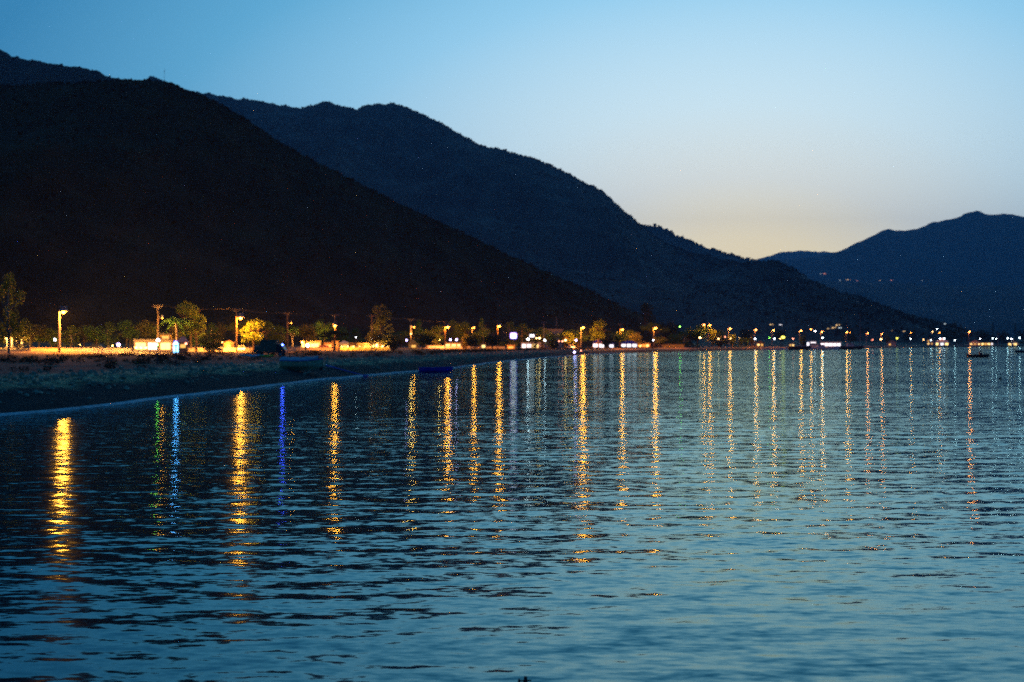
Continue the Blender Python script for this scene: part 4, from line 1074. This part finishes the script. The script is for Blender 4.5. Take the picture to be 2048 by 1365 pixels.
wall_line('lawn_wall', [(X(1465, 752), 752), (X(1522, 785), 785)], .9, .4, 'canvas_yellow', 'low yellow wall edging the lit lawn', 'ochre_wood')
wall_line('low_wall', [(X(376, 336), 336), (X(440, 352), 352), (X(508, 356), 356)], .8, .4, 'cream_plaster', 'low orange lit wall between the orange kiosk and the glowing tree')
wall_line('low_wall', [(X(578, 398), 398), (X(640, 414), 414), (X(668, 416), 416)], .8, .4, 'cream_plaster', 'low orange lit wall from the faint lamp pole to the box kiosk')
wall_line('low_wall', [(X(930, 552), 552), (X(1010, 545), 545)], .8, .4, 'cream_plaster', 'low wall under the dark trees left of the glowing square sign')
for i, px in enumerate(np.linspace(684, 776, 9)):
    globe(px, 693.5, 417 + (px - 680) * .06, .13 if i > 2 else .2, 'warm_small', 'small warm lamp number %s from the box kiosk on the promenade wall' % ['one', 'two', 'three', 'four', 'five', 'six', 'seven', 'eight', 'nine'][i], 'wall_lamp')
# picket fence under the huge tree
t = thing('picket_fence', 'dark wooden fence with upright pales in front of the garden wall', 'fence', (X(1302, 650), 650, gz(X(1302, 650), 650)))
for i in range(16): MB().quadbox((i * .36, 0, .7), (.14, .06, 1.5), .8).build('pale', 'brown_wood', t)
for z_ in (.45, 1.1): MB().quadbox((2.7, .06, z_), (5.6, .05, .1)).build('rail', 'brown_wood', t)

# ------------------------------------------------------------------ vehicles
def wheel(t, x, y, r):
    w_ = MB().tube((x, y - .11, r), (x, y + .11, r), r, r, 14).build('wheel', 'rubber', t)
    MB().tube((x, y - .125, r), (x, y + .125, r), r * .55, r * .55, 10).build('rim', 'grey_metal', w_)
def car(px, Y, rz, paint, label, lights=True):
    x = X(px, Y); g = gz(x, Y)
    t = thing('parked_car', label, 'car', (x, Y, g + .02), rz, 'cars parked along the road')
    prof = [(-2.1, .35), (-2.12, .75), (-1.9, .92), (-1.2, .98), (1.5, .95), (2.1, .85), (2.15, .4), (1.9, .3), (-1.9, .3)]
    MB().loft([[(a, y, b) for a, b in prof] for y in (-.85, -.83, .83, .85)]).build('body', paint, t)
    cab = MB().loft([[(-1.75, .80 * s, .95), (-1.15, .66 * s, 1.45), (.35, .66 * s, 1.47), (1.15, .80 * s, .95)] for s in (-1, 1)]).build('cabin', paint, t)
    for s in (-1, 1): MB().loft([[(-1.5, s * .795, 1.0), (-1.1, s * .69, 1.38), (.3, s * .69, 1.40), (.9, s * .795, 1.0)], [(-1.5, s * .815, 1.0), (-1.1, s * .715, 1.38), (.3, s * .715, 1.40), (.9, s * .815, 1.0)]]).build('side_window', 'glass', cab)
    MB().loft([[(1.17, -.7, 1.0), (.42, -.6, 1.42), (.42, .6, 1.42), (1.17, .7, 1.0)], [(1.2, -.7, 1.02), (.45, -.6, 1.44), (.45, .6, 1.44), (1.2, .7, 1.02)]]).build('windscreen', 'glass', cab)
    for wx_ in (-1.3, 1.32):
        for wy_ in (-.78, .78): wheel(t, wx_, wy_, .31)
    for s in (-1, 1): bulb('headlight', t, (2.13, s * .6, .68), .13, 'warm_bulb' if lights else 'white_paint')
car(483, 346, R(-80), 'car_white', 'white car with glaring headlights under the glowing tree')
car(428, 330, R(8), 'car_dark', 'dark parked car below the low rounded black bush', False)
car(190, 318, R(185), 'car_dark', 'dark car behind the low orange wall', False)
car(645, 420, R(176), 'car_red', 'red car between the bright stall and the yellow shed', False)
car(1142, 566, R(-70), 'car_white', 'pale car left of the strongest orange lamp', True)

# dark truck parked on the beach: flat bed, box body, cab
x_, Y_ = X(540, 232), 232; g_ = gz(x_, Y_)
t = thing('parked_truck', 'dark grey box truck parked side on at the top of the beach', 'truck', (x_, Y_, g_), R(-4))
MB().quadbox((-.1, 0, .72), (5.3, 1.7, .22)).build('chassis', 'dark_metal', t)
MB().loft([[(a, y, b) for a, b in [(-2.65, .85), (-2.3, 1.55), (-1.45, 1.6), (-1.35, 2.75), (1.25, 2.75), (1.25, .85)]] for y in (-.95, .95)]).build('box_body', 'van_paint', t)
cabp = MB().loft([[(a, y, b) for a, b in [(1.30, .6), (1.30, 2.0), (1.6, 2.05), (2.15, 1.9), (2.5, 1.3), (2.75, 1.1), (2.75, .55)]] for y in (-.88, .88)]).build('cab', 'car_dark', t)
for s in (-1, 1): MB().loft([[(1.5, s * .885, 1.3), (1.5, s * .885, 1.85), (2.05, s * .885, 1.78), (2.35, s * .885, 1.3)], [(1.5, s * .9, 1.3), (1.5, s * .9, 1.85), (2.05, s * .9, 1.78), (2.35, s * .9, 1.3)]]).build('side_window', 'glass', cabp)
for s in (-1, 1): MB().ball((2.75, s * .6, .8), .12, 8, 6).build('headlight', 'white_paint', t)
for wx_ in (-1.7, 1.95):
    for wy_ in (-.82, .82): wheel(t, wx_, wy_, .42)

# ------------------------------------------------------------------ boats
def hull_rings(L, W, H, sheer=.25, n=11, keel=.0, inset=0.0):
    rings = []
    for i in range(n):
        s = i / (n - 1); x = -L / 2 + L * s
        wd = (W / 2) * (1 - max(0, (s - .45) / .55) ** 2.2) * (0.82 + .18 * min(1, s * 3.2)) - inset
        wd = max(.02, wd); top = H + sheer * H * (max(0, s - .4) / .6) ** 2 + .06 * H * (1 - s)
        rise = keel + H * .5 * max(0, (s - .7) / .3) ** 2
        rings.append((x, wd, top, rise))
    return rings
def boat(name, loc, rz, L, W, H, hm, label, cat='boat', inner='boat_inside', rail=None, group=None, draft=.15, tarp=None, cabin=None, mast_h=0, thw=2, motor=False):
    t = thing(name, label, cat, loc, rz, group)
    rg = hull_rings(L, W, H)
    MB().loft([[(x, wd, tp - draft), (x, wd * .9, (tp + rs) * .5 - draft), (x, wd * .45, rs + .03 - draft), (x, 0, rs - draft), (x, -wd * .45, rs + .03 - draft), (x, -wd * .9, (tp + rs) * .5 - draft), (x, -wd, tp - draft)] for x, wd, tp, rs in rg], closed=False, caps=False).build('hull', hm, t)
    x, wd, tp, rs = rg[0]
    MB().loft([[(x - .03, wd, tp - draft), (x - .03, wd * .5, rs - draft), (x - .03, -wd * .5, rs - draft), (x - .03, -wd, tp - draft)], [(x + .03, wd, tp - draft), (x + .03, wd * .5, rs - draft), (x + .03, -wd * .5, rs - draft), (x + .03, -wd, tp - draft)]]).build('transom', hm, t)
    MB().loft([[(x + (.05 if i == 0 else 0), wd * .93, max(rs + .06, tp * .35) - draft), (x + (.05 if i == 0 else 0), -wd * .93, max(rs + .06, tp * .35) - draft)] for i, (x, wd, tp, rs) in enumerate(rg[:-1])], closed=False, caps=False).build('floor', inner, t)
    for s in (-1, 1):
        MB().path([(x, s * wd, tp - draft + .01) for x, wd, tp, rs in rg], [.045] * len(rg), 5).build('gunwale', rail or hm, t)
    for k_ in range(thw):
        q = rg[2 + k_ * 3]; MB().quadbox((q[0], 0, q[2] * .78 - draft), (.26, q[1] * 1.86, .05)).build('thwart', inner, t)
    if tarp:
        MB().loft([[(x, wd + .04, tp - draft - .04), (x, wd * .5, tp - draft + .24 + .06 * math.sin(i * 1.7)), (x, 0, tp - draft + .36 + .05 * math.sin(i * 2.3)), (x, -wd * .5, tp - draft + .24), (x, -wd - .04, tp - draft - .04)] for i, (x, wd, tp, rs) in enumerate(rg[:-1])], closed=False, caps=False).build('tarpaulin', tarp, t)
    if cabin:
        cx, cl, ch = cabin
        cb = MB().quadbox((cx, 0, H - draft + ch / 2), (cl, W * .62, ch), .86).build('cabin', 'boat_white', t)
        for s in (-1, 1): MB().quadbox((cx, s * W * .305, H - draft + ch * .62), (cl * .7, .05, ch * .35)).build('cabin_window', 'glass', cb)
        MB().quadbox((cx, 0, H - draft + ch + .04), (cl * 1.0, W * .62, .07)).build('cabin_roof', 'boat_white', cb)
    if mast_h: MB().tube((L * .08, 0, 0), (L * .08, 0, mast_h), .05, .03, 6).build('mast', 'wood_pole', t)
    if motor:
        mo = MB().quadbox((-L / 2 - .18, 0, H - draft + .28), (.3, .34, .5), .8).build('outboard_motor', 'black_paint', t)
        MB().tube((-L / 2 - .2, 0, -.35), (-L / 2 - .2, 0, H - draft + .05), .06, .07, 6).build('shaft', 'black_paint', mo)
    return t
x_, Y_ = X(604, 143), 143
boat('beached_boat', (x_, Y_, gz(x_, Y_) + .12), R(-8), 4.3, 1.7, .95, 'boat_cream', 'cream wooden boat under a grey tarpaulin, hauled up on the beach', rail='tarp_blue', draft=0, tarp='tarp_grey')
boat('rowing_boat', (X(872, 172), 172, 0), R(6), 4.1, 1.4, .62, 'boat_blue', 'bright blue rowing boat floating at the edge of the gravel', rail='boat_blue', inner='boat_blue', draft=.12, motor=False)
boat('moored_boat', (X(1546, 742), 738, 0), R(3), 14.0, 3.4, 1.3, 'boat_white', 'pale long boat, left of the moored boats below the far lamps', rail='brown_wood', draft=.4, group='moored boats along the town shore')
boat('moored_boat', (X(1596, 752), 748, 0), R(2), 12.0, 3.2, 2.3, 'boat_dark', 'black hulled boat in the middle of the moored boats', rail='boat_white', draft=.4, mast_h=0, group='moored boats along the town shore')
boat('moored_boat', (X(1645, 770), 766, 0), R(2), 16.5, 3.6, 1.7, 'boat_white', 'white bottomed long boat right of the black hulled boat', rail='boat_dark', draft=.4, cabin=(-2.0, 4.0, 1.4), group='moored boats along the town shore')
boat('moored_boat', (X(1700, 800), 798, 0), R(4), 15, 3.6, 2.2, 'boat_dark', 'dark boat with a white cabin, right end of the moored boats', rail='boat_white', draft=.4, cabin=(-.5, 3.6, 1.6), group='moored boats along the town shore')
t = boat('fishing_boat', (X(1957, 355), 355, 0), R(4), 5.6, 1.7, .75, 'boat_red', 'small dark fishing boat lying alone on the water at the right', draft=.12, thw=3, motor=True)
MB().quadbox((.45, 0, 1.0), (.55, .6, .9), .8).build('console', 'boat_red', t)
MB().tube((.45, 0, 1.4), (.45, 0, 1.9), .03, .03, 6).build('rail_post', 'dark_metal', t)
t = boat('fishing_boat', (X(2050, 520), 520, 0), R(187), 7.5, 2.0, 1.0, 'boat_dark', 'dark boat cut off by the right edge with its prow raised', draft=.2, thw=2)
# stake and long blue pole on the gravel
t = thing('mooring_stake', 'thin blue stake standing in the water right of the blue rowing boat', 'stake', (X(921, 178), 178, 0))
MB().tube((0, 0, -.8), (.03, 0, .72), .035, .03, 6).build('shaft', 'boat_blue', t)
MB().ball((.03, 0, .74), .05, 6, 5).build('cap', 'boat_blue', t)
xa, ya = X(652, 158), 158; xb, yb = X(727, 152), 152
t = thing('blue_pole', 'long blue pole lying on the dark gravel right of the beached boat', 'pole', (xa, ya, gz(xa, ya)))
MB().tube((0, 0, .12), (xb - xa, yb - ya, gz(xb, yb) - gz(xa, ya) + .10), .07, .06, 8).build('shaft', 'boat_blue', t)
MB().tube((xb - xa, yb - ya, gz(xb, yb) - gz(xa, ya) + .10), (xb - xa + .5, yb - ya, gz(xb, yb) - gz(xa, ya) + .08), .1, .1, 8).build('end_cap', 'boat_blue', t)
# barrel
x_, Y_ = X(641, 152), 152
t = thing('barrel', 'black barrel standing on the beach right of the beached boat', 'barrel', (x_, Y_, gz(x_, Y_)))
MB().loft([[(r_ * math.cos(a), r_ * math.sin(a), z_) for a in np.linspace(0, 2 * math.pi, 14, endpoint=False)] for r_, z_ in ((.27, -.05), (.31, .3), (.32, .5), (.31, .7), (.27, .98))]).build('body', 'black_paint', t)
for z_ in (.25, .75): MB().tube((0, 0, z_ - .03), (0, 0, z_ + .03), .33, .33, 14).build('hoop', 'dark_metal', t)
# kayaks in front of the truck
def kayak(px, Y, rz, m, label, L=2.6):
    x = X(px, Y); g = gz(x, Y)
    t = thing('kayak', label, 'kayak', (x, Y, g + .1), rz, 'kayaks lying below the truck')
    rings = []
    for i in range(9):
        s = i / 8; x_ = -L / 2 + L * s; q = max(.04, math.sin(math.pi * s) ** .6)
        rings.append([(x_, .36 * q * math.cos(a), .18 + .2 * q * math.sin(a) + .12 * (2 * s - 1) ** 2) for a in np.linspace(0, 2 * math.pi, 10, endpoint=False)])
    MB().loft(rings).build('hull', m, t, True)
    MB().tube((-.1, 0, .36), (-.1, 0, .43), .26, .22, 10).build('cockpit', 'black_paint', t)
kayak(493, 222, R(12), 'kayak_green', 'pale green kayak at the left below the truck')
kayak(508, 214, R(-6), 'kayak_white', 'white kayak in the middle below the truck')
kayak(523, 219, R(20), 'tarp_blue', 'blue kayak behind the white kayak', 2.2)
kayak(534, 213, R(-14), 'kayak_lime', 'lime yellow kayak at the right below the truck')

# buoy, floating mooring rope, post in the foreground
t = thing('buoy', 'small black buoy on the open water below the dark fishing boat', 'buoy', (X(2000, 138), 138, 0))
MB().ball((0, 0, .03), .13, 10, 7).build('float', 'black_paint', t, True)
MB().tube((0, 0, .2), (.1, 0, .42), .03, .03, 6).build('ring_post', 'black_paint', t)
pa = np.array((X(1822, 172), 172)); pb = np.array((X(1887, 400), 400))
t = thing('floating_rope', 'dark mooring rope floating on the water left of the fishing boat', 'rope', (pa[0], pa[1], 0))
MB().path([((pb - pa)[0] * s + .5 * math.sin(s * 7), (pb - pa)[1] * s, .03) for s in np.linspace(0, 1, 24)], [.018] * 24, 5).build('line', 'rope', t)
Y_ = 13.2; x_ = X(1050, Y_); zt = Z(1353, Y_)
t = thing('mooring_post', 'dark post with a crossbar poking up at the bottom edge', 'post', (x_, Y_, 0))
MB().path([(0, 0, -1.2), (.004, 0, zt - .05), (.006, 0, zt)], [.022, .02, .014], 8).build('shaft', 'black_paint', t)
MB().tube((-.055, 0, zt - .042), (.06, 0, zt - .038), .008, .008, 6).build('crossbar', 'boat_red', t)
MB().tube((-.058, 0, zt - .075), (-.054, 0, zt - .022), .014, .009, 6).build('peg', 'black_paint', t)

# ------------------------------------------------------------------ beach stones, beach scrub (uncountable)
def shore_pt(Y0, t_):
    i = int(np.argmin(abs(SHD[:, 1] - Y0))); p = SHD[i] + nor[i] * t_; return p
rg = np.random.default_rng(21)
pts, szs = [], []
for _ in range(3600):
    Yq = 55 + 420 * rg.uniform() ** 1.7; tq = rg.normal(8.5, 3.5)
    if tq < 1.5: continue
    p = shore_pt(Yq, tq) + rg.uniform(-1.2, 1.2, 2)
    s = (.04 + .13 * rg.uniform() ** 3) * (1 + Yq / 300)
    pts.append((p[0], p[1], gz(*p) - s * .15)); szs.append(s)
v_, f_ = clump_mesh(len(pts), np.array(pts), szs, 5)
me = bpy.data.meshes.new('beach_stones'); me.from_pydata(v_.tolist(), [], f_); me.update(); me.materials.append(MATS['stone'])
o = bpy.data.objects.new('beach_stones', me); COL.objects.link(o); tag(o, 'grey stones strewn over the upper beach', 'stones', kind='stuff')
def scrub_mass(name, label, n, ylo, yhi, tlo, thi, hmin, hmax, seed, m='scrub'):
    rg = np.random.default_rng(seed); mb = MB()
    for _ in range(n):
        Yq = ylo + (yhi - ylo) * rg.uniform() ** 1.3; tq = rg.uniform(tlo, thi)
        p = shore_pt(Yq, tq) + rg.uniform(-2, 2, 2)
        if vnoise(np.array(p[0] / 5.0), np.array(p[1] / 7.0), seed) < .42: continue
        h = rg.uniform(hmin, hmax); g = gz(*p)
        for k_ in range(3): leaf_quads(mb, (p[0] + rg.uniform(-.9, .9) * h, p[1] + rg.uniform(-.9, .9) * h, g + h * .3), (h * .8, h * .8, h * .45), 30, .06 + h * .06, rg)
    o = mb.build(name, m); tag(o, label, 'scrub', kind='stuff')
scrub_mass('beach_scrub', 'dark low scrub between the pebble beach and the road', 620, 62, 330, 15, 62, .35, .95, 31)
scrub_mass('beach_scrub', 'low dry scrub on the far beach below the lamps', 420, 330, 700, 12, 30, .5, 1.2, 33, 'scrub')

# ------------------------------------------------------------------ haze
m = bpy.data.materials.new('haze_air'); m.use_nodes = True; MATS['haze_air'] = m
n = m.node_tree.nodes; n.remove(n['Principled BSDF'])
pv = n.new('ShaderNodeVolumePrincipled')
pv.inputs['Color'].default_value = (0.58, 0.78, 1.0, 1); pv.inputs['Density'].default_value = 6.2e-5
m.node_tree.links.new(pv.outputs[0], n['Material Output'].inputs['Volume'])
o = MB().quadbox((0, 5750, 700), (24000, 21500, 1500)).build('haze', 'haze_air'); tag(o, 'thin blue evening haze over the whole bay', 'haze', kind='stuff')
